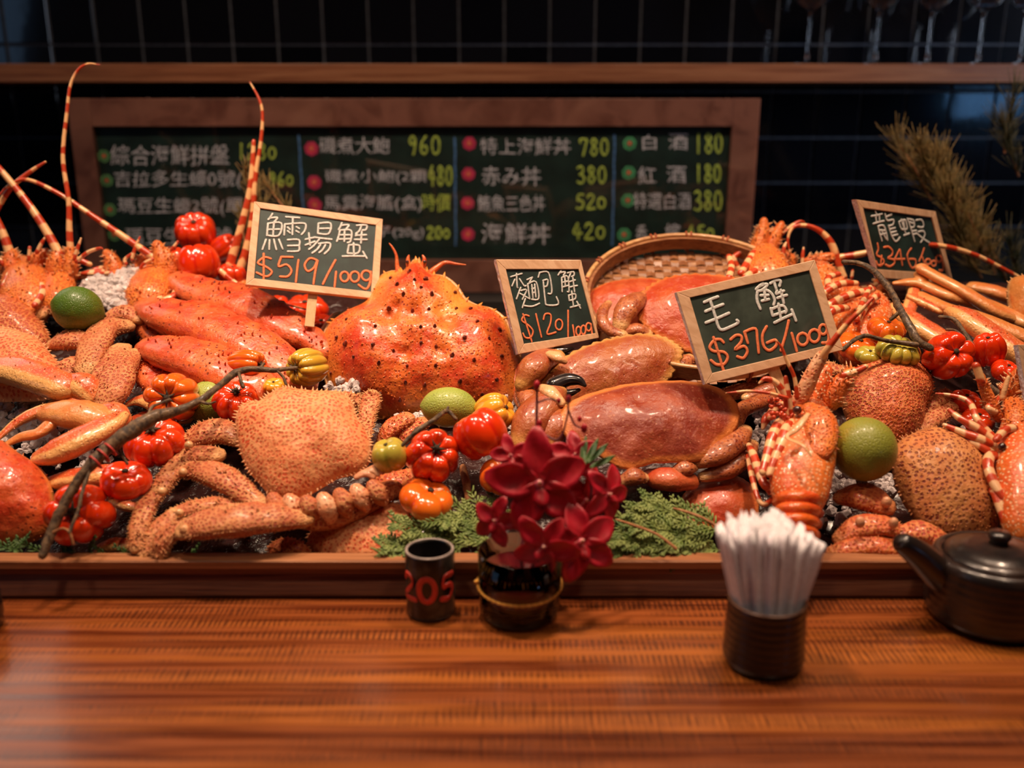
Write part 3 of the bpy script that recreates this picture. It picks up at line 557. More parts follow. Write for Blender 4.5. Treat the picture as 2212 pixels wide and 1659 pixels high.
w3 = [[(450, 625), (530, 590), (612, 560)], [(465, 735), (570, 690), (675, 650)], [(470, 870), (600, 820), (745, 755)], [(525, 610), (580, 790), (640, 950), (760, 920), (855, 870), (840, 840)],
 [(1150, 400), (1110, 430), (1070, 470)], [(1105, 440), (1170, 410), (1205, 415), (1180, 450), (1140, 480)], [(1085, 500), (1080, 600), (1120, 705)], [(1085, 495), (1190, 480), (1260, 530), (1290, 600), (1280, 655)], [(1125, 545), (1215, 540)], [(1140, 610), (1220, 590)], [(1170, 500), (1180, 600)],
 [(1240, 400), (1300, 365), (1360, 370), (1350, 430)], [(1285, 385), (1310, 470)], [(1320, 490), (1310, 520)], [(1315, 525), (1400, 490)], [(1325, 575), (1435, 540)], [(1365, 480), (1400, 635)],
 [(1245, 700), (1265, 780)], [(1250, 710), (1380, 665), (1430, 720), (1420, 750)], [(1268, 785), (1420, 735)], [(1335, 645), (1365, 820)], [(1290, 870), (1390, 820), (1500, 770)], [(1495, 715), (1520, 780), (1545, 845)]]
o3 = [[(680, 1105), (640, 1070), (570, 1080), (515, 1160), (560, 1210), (680, 1220), (730, 1280), (690, 1360), (600, 1370), (530, 1320)], [(560, 1045), (620, 1240), (680, 1440)], [(765, 1070), (830, 1020), (890, 1030), (890, 1100), (815, 1190), (920, 1150), (965, 1210), (920, 1290), (845, 1275)],
 [(970, 1110), (930, 980)], [(930, 980), (1060, 940), (1085, 1080), (1100, 1225)], [(1195, 915), (1145, 1020), (1160, 1150), (1230, 1200), (1310, 1140), (1300, 1075), (1200, 1110)], [(1460, 845), (1420, 1020), (1365, 1200)],
 [(1495, 995), (1525, 1100), (1555, 1205)], circ(1625, 1065, 62, 72, -90, 270), circ(1765, 1025, 62, 75, -90, 270), circ(1870, 950, 45, 58, -60, 300), [(1905, 900), (1935, 1020), (1925, 1100), (1860, 1110)]]
sign([(1460.3, 631.6), (1759, 561.5), (1820.8, 756), (1522.3, 830.4)], [(1489.4, 643.5), (1747, 585), (1796, 744), (1537.5, 806.3)], 1.10, (.16, -.92, .36),
 'largest chalk price sign, tilted, reading 376 per 100 g', Z(w3, 1440, 540, 5.53), Z(o3, 1440, 540, 5.53), 7.0, 6.6, True, stake=(1668, 790, 1692, 850, 26), side=True)
w4 = [[(505, 300), (530, 365)], [(435, 390), (530, 375), (625, 350)], [(515, 400), (525, 485)], [(575, 385), (585, 475)], [(470, 525), (560, 500), (660, 475)], [(555, 575), (585, 700), (625, 830)], [(555, 570), (650, 560), (700, 680), (725, 820)], [(590, 640), (680, 650)], [(610, 720), (690, 700)], [(610, 640), (700, 800)],
 [(680, 350), (720, 465), (830, 455), (820, 540), (745, 565)], [(710, 400), (795, 360)], [(745, 560), (790, 720), (850, 830), (900, 830), (945, 770)], [(770, 625), (860, 600)], [(790, 685), (880, 665)], [(810, 745), (905, 720)],
 [(930, 495), (975, 620), (1070, 620)], [(935, 490), (1040, 460), (1080, 600)], [(970, 450), (1050, 700)], [(1010, 470), (1030, 600)], [(1020, 735), (1115, 700)], [(1080, 435), (1140, 600), (1210, 840)], [(1090, 440), (1190, 470), (1200, 580), (1140, 590)], [(1120, 500), (1190, 520)],
 [(1165, 660), (1240, 650)], [(1185, 720), (1250, 700)], [(1235, 465), (1330, 455), (1370, 540), (1350, 590), (1270, 580)], [(1275, 670), (1370, 660), (1390, 740), (1320, 860)], [(1270, 720), (1370, 800), (1470, 865)]]
o4 = [[(545, 880), (560, 980), (530, 1080), (600, 1130), (660, 1190), (640, 1250), (560, 1270), (520, 1200)], [(620, 1100), (600, 1280)], [(660, 950), (740, 940), (810, 1010), (800, 1090), (730, 1140), (830, 1170), (850, 1230), (770, 1290), (690, 1260)],
 [(940, 990), (870, 1130), (860, 1160), (1030, 1160)], [(950, 1000), (990, 1270)], [(1150, 970), (1080, 1080), (1110, 1230), (1170, 1320), (1230, 1270), (1220, 1170), (1120, 1160)], [(1380, 970), (1340, 1090), (1290, 1200)], [(1350, 1130), (1390, 1260)], circ(1450, 1210, 45, 50, -90, 270), circ(1550, 1240, 42, 48, -90, 270), circ(1640, 1150, 48, 60, -60, 300), [(1690, 1120), (1720, 1260), (1715, 1360), (1650, 1360)]]
sign([(1847.4, 431.2), (2018.3, 456.8), (2058, 613), (1897.5, 599.8)], [(1862, 449), (2011, 470), (2044, 592), (1893, 582)], 1.38, (.50, -.85, .15),
 'chalk price sign reading 346 per 100 g, crossed by a striped antenna', Z(w4, 1830, 420, 8.296), Z(o4, 1830, 420, 8.296), 4.4, 4.8, side=True, stake=(1962, 600, 1970, 680, 16))
sign([(2197, 745), (2400, 735), (2420, 880), (2222, 893)], [(2212, 760), (2385, 750), (2402, 868), (2236, 878)], 1.12, (.3, -.9, .3), 'price sign cut off by the right edge of the view, only its wrapped edge showing', [], [], 4, 4, side=True)

# ================================================================ COUNTER OBJECTS
def at_base(px, py_front, rpx):
    """centre on the counter of a round object whose front bottom edge shows at py_front"""
    f = TZ(px, py_front, 0); r = rpx * dep(f + V((0, .03, 0))) / F; return V((f.x * (f.y + r) / f.y, f.y + r, 0)), r
# ceramic tube with the number 205
c, r = at_base(932, 1347, 52); hgt = .068
T = thing('number_tube', c, 'small black ceramic tube with red number 205, left of the orchid glass', 'holder')
m = M(); m.lathe(c, [(r * .9, 0), (r * .98, .002), (r, .005), (r, hgt * .5), (r * 1.01, hgt - .003), (r * .97, hgt), (r * .88, hgt - .001), (r * .87, hgt - .003)], 48, cap=(True, False)); m.build('tube_body', MT['tubeg'], T)
m = M(); m.lathe(c, [(r * .87, hgt - .003), (r * .85, .006), (.001, .005)], 48, cap=(False, False)); m.build('inner_wall', MT['pot_in'], T)
m = M(); m.tube([c + V((math.cos(a) * r * .94, math.sin(a) * r * .94, hgt - .001)) for a in [2 * math.pi * i / 40 for i in range(41)]], r * .055, 8, round_end=False, up=V((0, 0, 1))); m.build('rim', MT['tuberim'], T)
m = M()
def wrap(u, z, rr=r, cc=c): return cc + V((math.sin(u) * rr, -math.cos(u) * rr, z))
for d_, u0 in (('2', -1.30), ('0', -.42), ('5', .48)):
    for st in DG[d_]:
        q = catmull(st, 4); P = [wrap(u0 + x * .86, .0475 - .025 * y, r + .0004) for x, y in q]; n_ = (P[0] - c); n_.z = 0; ribbon(m, P, .0060, n_.normalized(), .0006)
m.build('number_lettering', MT['red205'], T)
# orchid glass
c, r = at_base(1122, 1372, 88); H_ = .069
T = thing('flower_glass', c, 'short clear tumbler of dark red water tied with a gold cord, holding orchids', 'glass')
m = M(); o_ = [(r * .80, 0), (r * .90, .0015), (r * .96, .006), (r, .014), (r * 1.01, .03), (r * 1.01, H_)]; m.lathe(c, o_ + [(r * .96, H_), (r * .95, .03), (r * .93, .021), (r * .85, .017), (.001, .0165)], 56, cap=(True, False)); m.build('tumbler', MT['solid_glass'], T)
m = M(); m.lathe(c, [(r * .80, .0180), (r * .90, .0222), (r * .925, .03), (r * .935, .050)], 48); m.build('red_water', MT['wine'], T)
m = M(); N_ = 150
for s0 in (0, math.pi):
    P = [c + V((math.cos(a) * (r * 1.04), math.sin(a) * (r * 1.04), .034 + .003 * math.sin(a) + 0)) for a in [2 * math.pi * i / N_ for i in range(N_ + 1)]]
    P = [p + V((math.cos(i * .9 + s0) * .0007 * math.cos(2 * math.pi * i / N_), math.cos(i * .9 + s0) * .0007 * math.sin(2 * math.pi * i / N_), math.sin(i * .9 + s0) * .0007)) for i, p in enumerate(P)]
    m.tube(P, .0008, 5, round_end=False, up=V((0, 0, 1)))
m.ell(c + V((-r * 1.05, -.004, .037)), (.003, .002, .0025)); m.build('gold_cord', MT['gold'], T)
gc, gr = c, r
# orchid spray
T = thing('orchid_spray', gc + V((0, 0, .02)), 'spray of crimson orchids standing in the short glass', 'flower')
def stem(pts, r0, r1, mat=MT['stem'], name='stem'):
    q = catmull([tuple(p) for p in pts], 6); n = len(q); m = M(); m.tube([V(p) for p in q], [r0 + (r1 - r0) * i / (n - 1) for i in range(n)], 7, k=0); return m.build(name, mat, T)
t_ = dep(gc)
stem([gc + V((.005, .002, .02)), gc + V((.002, .004, .07)), AT(1150, 1080, t_), AT(1158, 950, t_), AT(1160, 830, t_)], .0022, .0012)
stem([AT(1158, 925, t_), AT(1205, 950, t_ - .01), AT(1225, 900, t_ - .01), AT(1228, 855, t_ - .01)], .0012, .0009)
stem([AT(1160, 870, t_), AT(1185, 862, t_), AT(1205, 866, t_)], .001, .0008); stem([AT(1226, 880, t_), AT(1240, 915, t_), AT(1258, 925, t_)], .001, .0009)
stem([gc + V((.008, .002, .02)), gc + V((.02, .0, .07)), AT(1270, 1100, t_), AT(1270, 980, t_)], .002, .0012)
for px, py, rr in ((1160, 832, 9), (1207, 866, 6), (1228, 862, 8), (1262, 925, 9), (1252, 905, 6), (1165, 915, 8)):
    p = AT(px, py, t_ - .004); m = M(); m.ell(p, (rr * pxs(p) * .8, rr * pxs(p) * .8, rr * pxs(p) * 1.2), None, 10, 7); m.build('bud', MT['orchid'], T)
def petal_mesh(m, c, d, nrm, L, W, curl, cup=.25):
    d = d.normalized(); s_ = d.cross(nrm).normalized(); nrm = s_.cross(d).normalized(); nu, nv = 9, 6; top = []; bot = []
    for i in range(nu + 1):
        u = i / nu; wd = W * (math.sin(math.pi * min(1, (u * .9 + .06))) ** .75); 
        for j in range(nv + 1):
            v = j / nv * 2 - 1; p = c + d * L * u * (1 - .15 * abs(curl) * u) + s_ * v * wd * .5 + nrm * (L * curl * u * u + cup * wd * (v * v) * .6 + .03 * L * math.sin(u * 9 + v * 2)); top.append(p); bot.append(p - nrm * .0005)
    f = lambda o: [(o + i * (nv + 1) + j, o + i * (nv + 1) + j + 1, o + (i + 1) * (nv + 1) + j + 1, o + (i + 1) * (nv + 1) + j) for i in range(nu) for j in range(nv)]
    n = len(top); ed = [i * (nv + 1) for i in range(nu + 1)] + [nu * (nv + 1) + j for j in range(1, nv + 1)] + [i * (nv + 1) + nv for i in range(nu - 1, -1, -1)] + [j for j in range(nv - 1, 0, -1)]
    fs = f(0) + [tuple(reversed(q)) for q in f(n)] + [(ed[i], ed[(i + 1) % len(ed)], n + ed[(i + 1) % len(ed)], n + ed[i]) for i in range(len(ed))]
    m.add(top + bot, fs)
def orchid(px, py, dt, R, rot, face, curl=.15, lipn=True):
    c = AT(px, py, t_ + dt); s = pxs(c); nrm = V(face).normalized(); e1 = nrm.cross(V((0, 0, 1))).normalized() * -1; e2 = e1.cross(nrm) * -1
    if e2.z < 0: e2 = -e2
    m = M(); m.ell(c, (R * s * .1,) * 3, None, 8, 6); fl = m.build('flower', MT['orchid_lip'], T)
    for a, L, W in ((90, 1, .56), (162, 1.0, .64), (18, 1.0, .64), (232, .95, .6), (308, .95, .6)):
        a = math.radians(a + rot + rnd.uniform(-6, 6)); d = e1 * math.cos(a) + e2 * math.sin(a) + nrm * .12
        m = M(); petal_mesh(m, c, d, nrm, R * s * L * rnd.uniform(.92, 1.08), R * s * W, -curl * rnd.uniform(.4, 1.5)); m.build('petal', MT['orchid'], fl)
    a = math.radians(270 + rot); d = e1 * math.cos(a) + e2 * math.sin(a) + nrm * .9
    m = M(); petal_mesh(m, c, d, nrm, R * s * .42, R * s * .3, -.3, -.5); m.build('lip', MT['orchid'], fl)
    m = M(); m.tube([c + nrm * R * s * .04, c + nrm * R * s * .2 + e2 * R * s * .05], [R * s * .05, R * s * .035], 8); m.build('column', MT['orchid_c'], fl)
orchid(1165, 1045, -.030, 120, 8, (.0, -.9, .25)); orchid(1070, 1125, -.02, 62, -14, (-.3, -.85, .2), .3); orchid(1255, 1170, -.035, 95, 12, (.2, -.85, .3), .25)
orchid(1313, 1068, -.01, 66, 40, (.45, -.8, .2), .3); orchid(1240, 985, .0, 60, 0, (.15, -.8, .5), .2); orchid(1175, 1180, -.045, 78, -30, (-.1, -.9, .1), .35); orchid(1105, 985, .0, 52, 20, (-.3, -.8, .4), .2); orchid(1265, 1080, .012, 70, -30, (.3, -.9, .1), .25)
m = M()
for a, b, l in (((1262, 1005), (1290, 950), 1), ((1255, 1010), (1265, 945), 1), ((1275, 1010), (1325, 985), 1), ((1268, 1000), (1310, 960), 1)):
    p0 = AT(*a, t_ - .01); p1 = AT(*b, t_ + .01); petal_mesh(m, p0, p1 - p0, V((0, -1, .2)), (p1 - p0).length, 14 * pxs(p0), .1)
m.build('green_leaf', MT['cypress_d'], T)

# dark cup of paper wrapped straws
c, r = at_base(1643, 1478, 86); H_ = .062
T = thing('straw_cup', c, 'dark ribbed ceramic cup full of paper wrapped straws', 'cup')
prof = [(r * .80, 0), (r * .93, .002), (r * .985, .006)] + [(r * (1.0 - .05 * (i / 24)) * (1 + .018 * math.sin(i * 1.9)), .008 + (H_ - .011) * i / 24) for i in range(25)] + [(r * .945, H_), (r * .90, H_ + .0005), (r * .87, H_ - .003), (r * .86, .006), (.001, .005)]
m = M(); m.lathe(c, prof, 56, cap=(True, False)); m.build('cup_body', MT['pot'], T)
m = M(); m.tube([c + V((math.cos(a) * r * .925, math.sin(a) * r * .925, H_ + .0004)) for a in [2 * math.pi * i / 40 for i in range(41)]], r * .035, 7, round_end=False, up=V((0, 0, 1))); m.build('rim', plain('brown_rim_glaze', (.16, .07, .035), .35, .3), T)
topc = PL(1664, 1122, V((0, c.y + .006, 0)), V((0, 1, 0))); NS = 64
rs = random.Random(5); spots = []
for i in range(NS):
    q = math.sqrt((i + .5) / NS); a = i * 2.39996 + .4
    bx, by = q * math.cos(a) * .42 * r, q * math.sin(a) * .60 * r
    R2 = 118 * pxs(topc); tx, ty = q * math.cos(a) * R2 * 1.06, q * math.sin(a) * R2 * .45
    b0 = c + V((bx, by, .008)); dirv = V((topc.x - c.x + tx - bx, topc.y - c.y + ty - by, topc.z - .008)); dirv.normalize()
    L_ = (topc.z - .008 + rs.uniform(-.005, .003) - .010 * (q * math.cos(a)) ** 2 - .012 * max(0, q * math.cos(a)) ) / dirv.z
    spots.append((b0, dirv, L_))
def straw_meshes():
    Lm = .16; m = M(); m.tube([V((0, 0, .0)), V((0, 0, Lm * .5)), V((0, 0, Lm))], .0032, 8, up=V((0, 1, 0)), round_end=False, flat=.8)
    m2 = M(); W_ = .0070; vs = []; nz = 12
    for i in range(nz + 1):
        z = Lm * i / nz
        for x, y in ((-1, 0), (-.55, -.62), (.55, -.62), (1, 0), (.55, .62), (-.55, .62)):
            e = .08 if i in (0, nz) else 1; vs.append(V((x * W_ * (1 + .04 * math.sin(i * 1.7 + x)), y * W_ * .62 * e, z + (.0015 * (1 if int(x * 10) % 2 else -1) if i == nz else 0))))
    m2.add(vs, [(i * 6 + j, i * 6 + (j + 1) % 6, (i + 1) * 6 + (j + 1) % 6, (i + 1) * 6 + j) for i in range(nz) for j in range(6)] + [tuple(range(5, -1, -1)), tuple(range(nz * 6, nz * 6 + 6))])
    return m, m2
ms, mp = straw_meshes()
st0 = mp.build('paper_wrapped_straw', MT['paper']); tag(st0, 'white paper wrapped drinking straw standing in the dark cup', 'straw', 'paper wrapped straws in the dark cup')
for i, (b0, dv, L_) in enumerate(spots):
    if i == 0: o = st0
    else:
        o = st0.copy(); COL.objects.link(o)
    o.location = b0; o.rotation_mode = 'QUATERNION'; o.rotation_quaternion = dv.to_track_quat('Z', 'Y') @ __import__('mathutils').Quaternion((0, 0, 1), rs.uniform(-.7, .7)); o.scale = (1, 1, L_ / .16)

# dark iron teapot at the right
c, r = at_base(2122, 1406, 138)
T = thing('teapot', c, 'dark brown ribbed teapot with a lid and short spout at the right', 'teapot')
Hb = .066
prof = [(r * .80, 0), (r * .88, .002), (r * .94, .007)] + [(r * (.95 + .05 * math.sin(math.pi * (.15 + .75 * i / 20))) * (1 + .007 * math.sin(i * 2.1)), .010 + (Hb - .014) * i / 20) for i in range(21)] + [(r * .93, Hb), (r * .88, Hb + .002), (r * .80, Hb + .0015), (r * .79, Hb - .004), (.001, Hb - .005)]
m = M(); m.lathe(c, prof, 64, cap=(True, False)); m.build('pot_body', MT['pot'], T)
m = M(); m.lathe(c, [(r * .785, Hb - .003), (r * .785, Hb + .0015), (r * .76, Hb + .0035), (r * .66, Hb + .0055), (r * .62, Hb + .0058), (r * .58, Hb + .0075), (r * .40, Hb + .0105), (r * .37, Hb + .0102), (r * .22, Hb + .013), (.001, Hb + .0135)], 56, cap=(True, False)); ld = m.build('lid', MT['pot'], T)
m = M(); m.lathe(c, [(r * .15, Hb + .0125), (r * .13, Hb + .0155), (r * .17, Hb + .019), (r * .18, Hb + .022), (r * .15, Hb + .0245), (.001, Hb + .025)], 28, cap=(True, False)); m.build('knob', MT['pot'], ld)
sp0 = c + V((-r * .88, -.004, .049)); tip = PL(1942, 1168, V((0, c.y - .012, 0)), V((0, 1, 0)))
q = [sp0 + V((.018, .004, -.010)), sp0, sp0 * .45 + tip * .55 + V((0, 0, .002)), tip]; qq = catmull([tuple(p) for p in q], 6); n = len(qq)
m = M(); m.tube([V(p) for p in qq], [.020 * (1 - i / (n - 1)) ** .8 + .0078 * i / (n - 1) for i in range(n)], 16, up=V((0, 0, 1)), round_end=False); m.build('spout', MT['pot'], T)
m = M(); m.tube([V(qq[-1]), V(qq[-1]) + (V(qq[-1]) - V(qq[-2])).normalized() * .0006], .0050, 12, round_end=False); m.build('spout_mouth_shade', MT['pot_in'], T)  # thin dark disc drawn for the shade inside the spout opening
m = M(); hq = catmull([tuple(c + V(p)) for p in ((r * .9, .0, .05), (r * 1.25, -.01, .055), (r * 1.7, -.02, .06), (r * 2.0, -.025, .062))], 5); m.tube([V(p) for p in hq], [.011 - .0002 * i for i in range(len(hq))], 12); m.build('side_handle', MT['pot'], T)
# dark pot cut by the left edge
c, r = at_base(-62, 1400, 74)
T = thing('dark_cup', c, 'dark glazed cup at the left edge of the counter', 'cup')
m = M(); m.lathe(c, [(r * .8, 0), (r * .95, .004), (r, .014), (r * .98, .035), (r * .92, .05), (r * .86, .0505), (r * .84, .047), (r * .83, .008), (.001, .007)], 40, cap=(True, False)); m.build('cup_body', MT['pot'], T)
# ================================================================ SEAFOOD BUILDERS
def wpts(pts, n=5):
    """rows (px, py, h, rpx) -> smooth world points and radii"""
    q = catmull(pts, n) if len(pts) > 1 else pts; P = [S(a, b, h) for a, b, h, r in q]; return P, [r * pxs(p) for p, (a, b, h, r) in zip(P, q)], q
def dome(name, outline, mat, T, h=0.0, nrm=NP, H=.03, U=.02, centre=None, lobes=(), nz=.0, nf=60, edge=0.0, en=0, pw=2.4, kk=None, rim=None, wave=0.0, wn=40, seed=1, pe=.62):
    """carapace: closed shell grown from a rim outline; H height above the rim plane, U depth below"""
    cx_ = centre[0] if centre else sum(a for a, b in outline) / len(outline); cy_ = centre[1] if centre else sum(b for a, b in outline) / len(outline)
    n = V(nrm).normalized(); P0 = S(cx_, cy_, h); O = catmull(outline, max(2, int(130 / len(outline))), True); O = [PL(a, b, P0, n) for a, b in O]; NS = len(O); c = P0
    NR = 26; vs = [c]; ks = [0.0]; s = pxs(P0); lb = [(PL(a, b, P0, n), r * s, hh * s) for a, b, r, hh in lobes]
    ref = (O[0] - c); r_ = random.Random(seed)
    def disp(p, u):
        z = H * max(0.0, 1 - u ** pw) ** pe; g = 0.0
        for q, r, hh in lb:
            e = math.exp(-((p - q).length / r) ** 2); z += hh * e * (1 - u ** 4); g += abs(e) if hh > 0 else 0
        if nz: z += nz * (noise.noise(p * nf) + .5 * noise.noise(p * nf * 2.3)) * (1 - u ** 6)
        return z, g
    rows = []; e1 = n.cross(V((0, 1, .3))).normalized(); e2 = n.cross(e1); qs = [(0, 0)]
    for i in range(1, NR + 1):
        u = (i / NR) ** .85
        for j in range(NS):
            p = c + (O[j] - c) * u
            if wave: p += (O[j] - c).normalized() * wave * s * (u ** 6) * math.sin(j / NS * wn * 2 * math.pi)
            z, g = disp(p, u); vs.append(p + n * z); qs.append(((p - c).dot(e1) * 1.05, (p - c).dot(e2) * 1.05))
            k = max(0, (u - .90) / .10) if rim is None else max(0, min(1, (u - rim) / (1 - rim)))
            if kk == 'groove': k = max(k * .8, min(1, max(0, .85 - g) * .9))
            elif kk == 'none': k = 0
            ks.append(k)
    z, g = disp(c, 0); vs[0] = c + n * z
    NB = 8
    for i in range(1, NB):
        u = 1 - (i / NB)
        for j in range(NS):
            p = c + (O[j] - c) * (.97 * u + .0); vs.append(p - n * U * (1 - u * u) ** .5); ks.append(1.0); qs.append(((p - c).dot(e1), (p - c).dot(e2)))
    vs.append(c - n * U); ks.append(1.0); qs.append((0, 0)); L = len(vs) - 1
    fs = [(0, 1 + j, 1 + (j + 1) % NS) for j in range(NS)]
    tot = NR + NB - 1
    fs += [(1 + i * NS + j, 1 + (i + 1) * NS + j, 1 + (i + 1) * NS + (j + 1) % NS, 1 + i * NS + (j + 1) % NS) for i in range(tot - 1) for j in range(NS)]
    fs += [(1 + (tot - 1) * NS + j, L, 1 + (tot - 1) * NS + (j + 1) % NS) for j in range(NS)]
    m = M(); m.add(vs, fs, 0.0, ks, qs)
    if en:   # pointed teeth round the rim
        for i in range(en):
            j = int((i + r_.uniform(-.3, .3)) / en * NS) % NS; d = (O[j] - c).normalized() + n * r_.uniform(-.1, .5); m.cone(O[j] - (O[j] - c) * .02 + n * H * .1, d, edge * s * .45, edge * s * r_.uniform(.7, 1.3), 5, .4, .9)
    o = m.build(name, mat, T); nor = n
    def onsurf(px, py):
        p = PL(px, py, P0, n)
        a = None; u = 1.0
        dl = (p - c).length
        best = max(range(NS), key=lambda j: (O[j] - c).normalized().dot((p - c).normalized())) if dl > 1e-6 else 0
        u = min(1, dl / (O[best] - c).length) if dl > 1e-6 else 0
        z, g = disp(p, u); return p + n * z, u
    return o, onsurf, O, c, n
def spikes(T, name, mat, on, spots, n, r, hgt, s=None, lean=.3, seed=3, k1=1.0, kind='stuff'):
    m = M(); rr = random.Random(seed)
    for px, py, sz in spots:
        p, u = on(px, py); d = n + V((rr.uniform(-lean, lean),) * 3) ; sc_ = pxs(p) * sz; m.cone(p, d, r * sc_, hgt * sc_, 6, 0, k1)
    return m.build(name, mat, T, kind=kind)
def inside(outline, n, rr, shrink=.94):
    xs = [a for a, b in outline]; ys = [b for a, b in outline]; cx_ = sum(xs) / len(xs); cy_ = sum(ys) / len(ys); out = []; k = 0
    while len(out) < n and k < n * 20:
        k += 1; x = rr.uniform(min(xs), max(xs)); y = rr.uniform(min(ys), max(ys)); ok = False; j = len(outline) - 1
        X = cx_ + (x - cx_) / shrink; Y = cy_ + (y - cy_) / shrink
        for i in range(len(outline)):
            if (outline[i][1] > Y) != (outline[j][1] > Y) and X < (outline[j][0] - outline[i][0]) * (Y - outline[i][1]) / (outline[j][1] - outline[i][1]) + outline[i][0]: ok = not ok
            j = i
        if ok: out.append((x, y))
    return out
def limb(name, pts, mat, T, flat=.8, spike=0, sp=6, joints=(), rough=0.0, seg=12, k=None, n=5, rows=0, kind=None, rk=0.0, tri=0.045, bk=0.0, kend=0.0, sk=.9):
    """tapered limb; spike = loose thorns, rows = combs of thorns along both edges, kend pales the ends"""
    P, R, q = wpts(pts, n); m = M(); N_ = len(P)
    K = [max(0, 1 - min(i, N_ - 1 - i) / max(1, N_ * .16)) * kend for i in range(N_)]
    m.tube(P, R, seg, flat, k=K, rough=rough, rk=rk, bk=bk, tri=tri if seg >= 12 else 0); rr = random.Random(int(abs(pts[0][0] * 7 + pts[0][1])))
    for _ in range(spike):
        i = rr.randrange(1, N_ - 1) if N_ > 2 else 0; d = (P[i + 1] - P[i - 1]); sx, sy = frame(d, NP); a = rr.uniform(-.4, math.pi + .4)
        u = sx * math.cos(a) + sy * math.sin(a) * flat; t = rr.random(); p = P[i].lerp(P[i + 1], t) + u * R[i] * .96; m.cone(p, u + d.normalized() * .4, sp * .30 * pxs(p), sp * rr.uniform(.6, 1.3) * pxs(p), 5, 0, sk)
    if rows:
        for i in range(N_ - 1):
            d = P[i + 1] - P[i]; nn = max(1, int(d.length / (rows * pxs(P[i]))))
            for j in range(nn):
                for a in (0.0, math.pi, .45, math.pi - .45):
                    sx, sy = frame(d, NP); u = sx * math.cos(a) + sy * math.sin(a) * flat; p = P[i].lerp(P[i + 1], (j + rr.random() * .6) / nn) + u * R[i] * .95; m.cone(p, u + d.normalized() * rr.uniform(.1, .7), sp * .28 * pxs(p), sp * rr.uniform(.7, 1.25) * pxs(p), 4, 0, sk)
    return m.build(name, mat, T, kind=kind)
def hair(name, px, py, label, cat='crab', h=0.0): return thing(name, S(px, py, h), label, cat)

# ================================================================ RED KING CRAB
T = hair('king_crab', 910, 900, 'huge bumpy red king crab shell standing point upward at the centre', h=-.03)
OK = [(899, 560), (915, 578), (932, 592), (960, 598), (985, 618), (1003, 645), (1030, 660), (1062, 668), (1090, 690), (1110, 730), (1124, 780), (1132, 830), (1122, 872), (1085, 898), (1030, 912), (965, 918), (895, 918), (830, 905), (770, 880), (722, 850), (704, 815), (697, 770), (698, 730), (712, 700), (745, 675), (785, 655), (803, 628), (818, 600), (845, 586), (868, 588), (884, 575)]
NK = V((-.03, -.80, .60))
LB = [(898, 650, 62, 26), (905, 610, 34, 14), (918, 745, 40, 24), (925, 815, 36, 14), (785, 760, 78, 34), (1050, 765, 80, 32), (835, 850, 70, 18), (1015, 855, 72, 18), (770, 700, 40, 10), (1060, 705, 40, 10), (850, 715, 16, -16), (978, 720, 16, -14), (868, 690, 14, -12), (958, 695, 14, -12), (905, 712, 24, -14), (885, 790, 14, -10), (962, 790, 14, -10)]
o, on, O, c, n = dome('carapace', OK, MT['king'], T, .005, NK, .040, .045, (912, 765), LB, .0022, 55, 12, 38, 2.6, 'groove', seed=2)
big = [(868, 645), (905, 640), (882, 668), (900, 700), (935, 700), (893, 615), (925, 628), (918, 655), (940, 665), (920, 745), (948, 740), (920, 775), (950, 780), (760, 715), (825, 740), (850, 695), (820, 780), (778, 800), (738, 750), (760, 770), (832, 815), (780, 855), (862, 790), (720, 815), (885, 850), (990, 690), (1035, 725), (1060, 760), (1085, 790), (1010, 765), (985, 800), (1030, 810), (1075, 840), (1000, 850), (1045, 870), (950, 820), (890, 820), (925, 855), (965, 870), (830, 870), (870, 880), (1020, 690), (1080, 730), (715, 770), (740, 835), (985, 645), (850, 620)]
spikes(T, 'spine', MT['spine_dark'], on, [(a, b, rnd.uniform(.8, 1.25)) for a, b in big], n, 5.6, 9, seed=5)
rr = random.Random(9); spikes(T, 'granule', MT['king'], on, [(a, b, rr.uniform(.6, 1.4)) for a, b in inside(OK, 420, rr)], n, 2.4, 2.2, seed=6, k1=.7)
m = M()
for a, b in zip(O[::1], O[1:] + O[:1]): pass
rimP = [p - n * .004 for j, p in enumerate(O)]; m.tube(rimP + [rimP[0]], .0035, 6, round_end=False, up=n); m.build('pale_rim', MT['shell_cream'], T)
def vlimb(name, pts, mat, T, t, seg=8, spike=0, sp=5, k=0.0, up=None, n=5, t0=0.0, kend=0.0):
    """limb whose points stand in the air: rows (px, py, rpx[, dt])"""
    q = catmull([tuple(list(p) + [0.0] * (4 - len(p))) for p in pts], n); P = [AT(a, b, t + d) for a, b, r, d in q]; R = [max(.0003, r * pxs(p)) for p, (a, b, r, d) in zip(P, q)]; m = M()
    N_ = len(P); K = [max(k, max(0, 1 - i / (N_ * .2)) * kend) for i in range(N_)]
    m.tube(P, R, seg, up=up or V((0, -1, .2)), k=K, t0=t0); rr = random.Random(int(pts[0][0] * 3 + pts[0][1]))
    for _ in range(spike):
        i = rr.randrange(0, N_ - 1); d = P[i + 1] - P[i]; sx, sy = frame(d, V((0, -1, .2))); a = rr.uniform(0, 6.28); u = sx * math.cos(a) + sy * math.sin(a); p = P[i] + u * R[i] * .9; m.cone(p, u + d.normalized() * .5, sp * .32 * pxs(p), sp * rr.uniform(.7, 1.5) * pxs(p), 5, 0, 1.0)
    return m.build(name, mat, T)
tk = dep(PL(900, 585, S(912, 765, .005), NK))
vlimb('antenna', [(862, 590, 8), (858, 575, 5), (856, 552, 3.2), (848, 535, 2.4), (841, 526, 1.2)], MT['snow'], T, tk); vlimb('antenna', [(930, 590, 8), (944, 578, 6), (962, 567, 4), (985, 570, 2.6), (1006, 572, 1.2)], MT['snow'], T, tk)
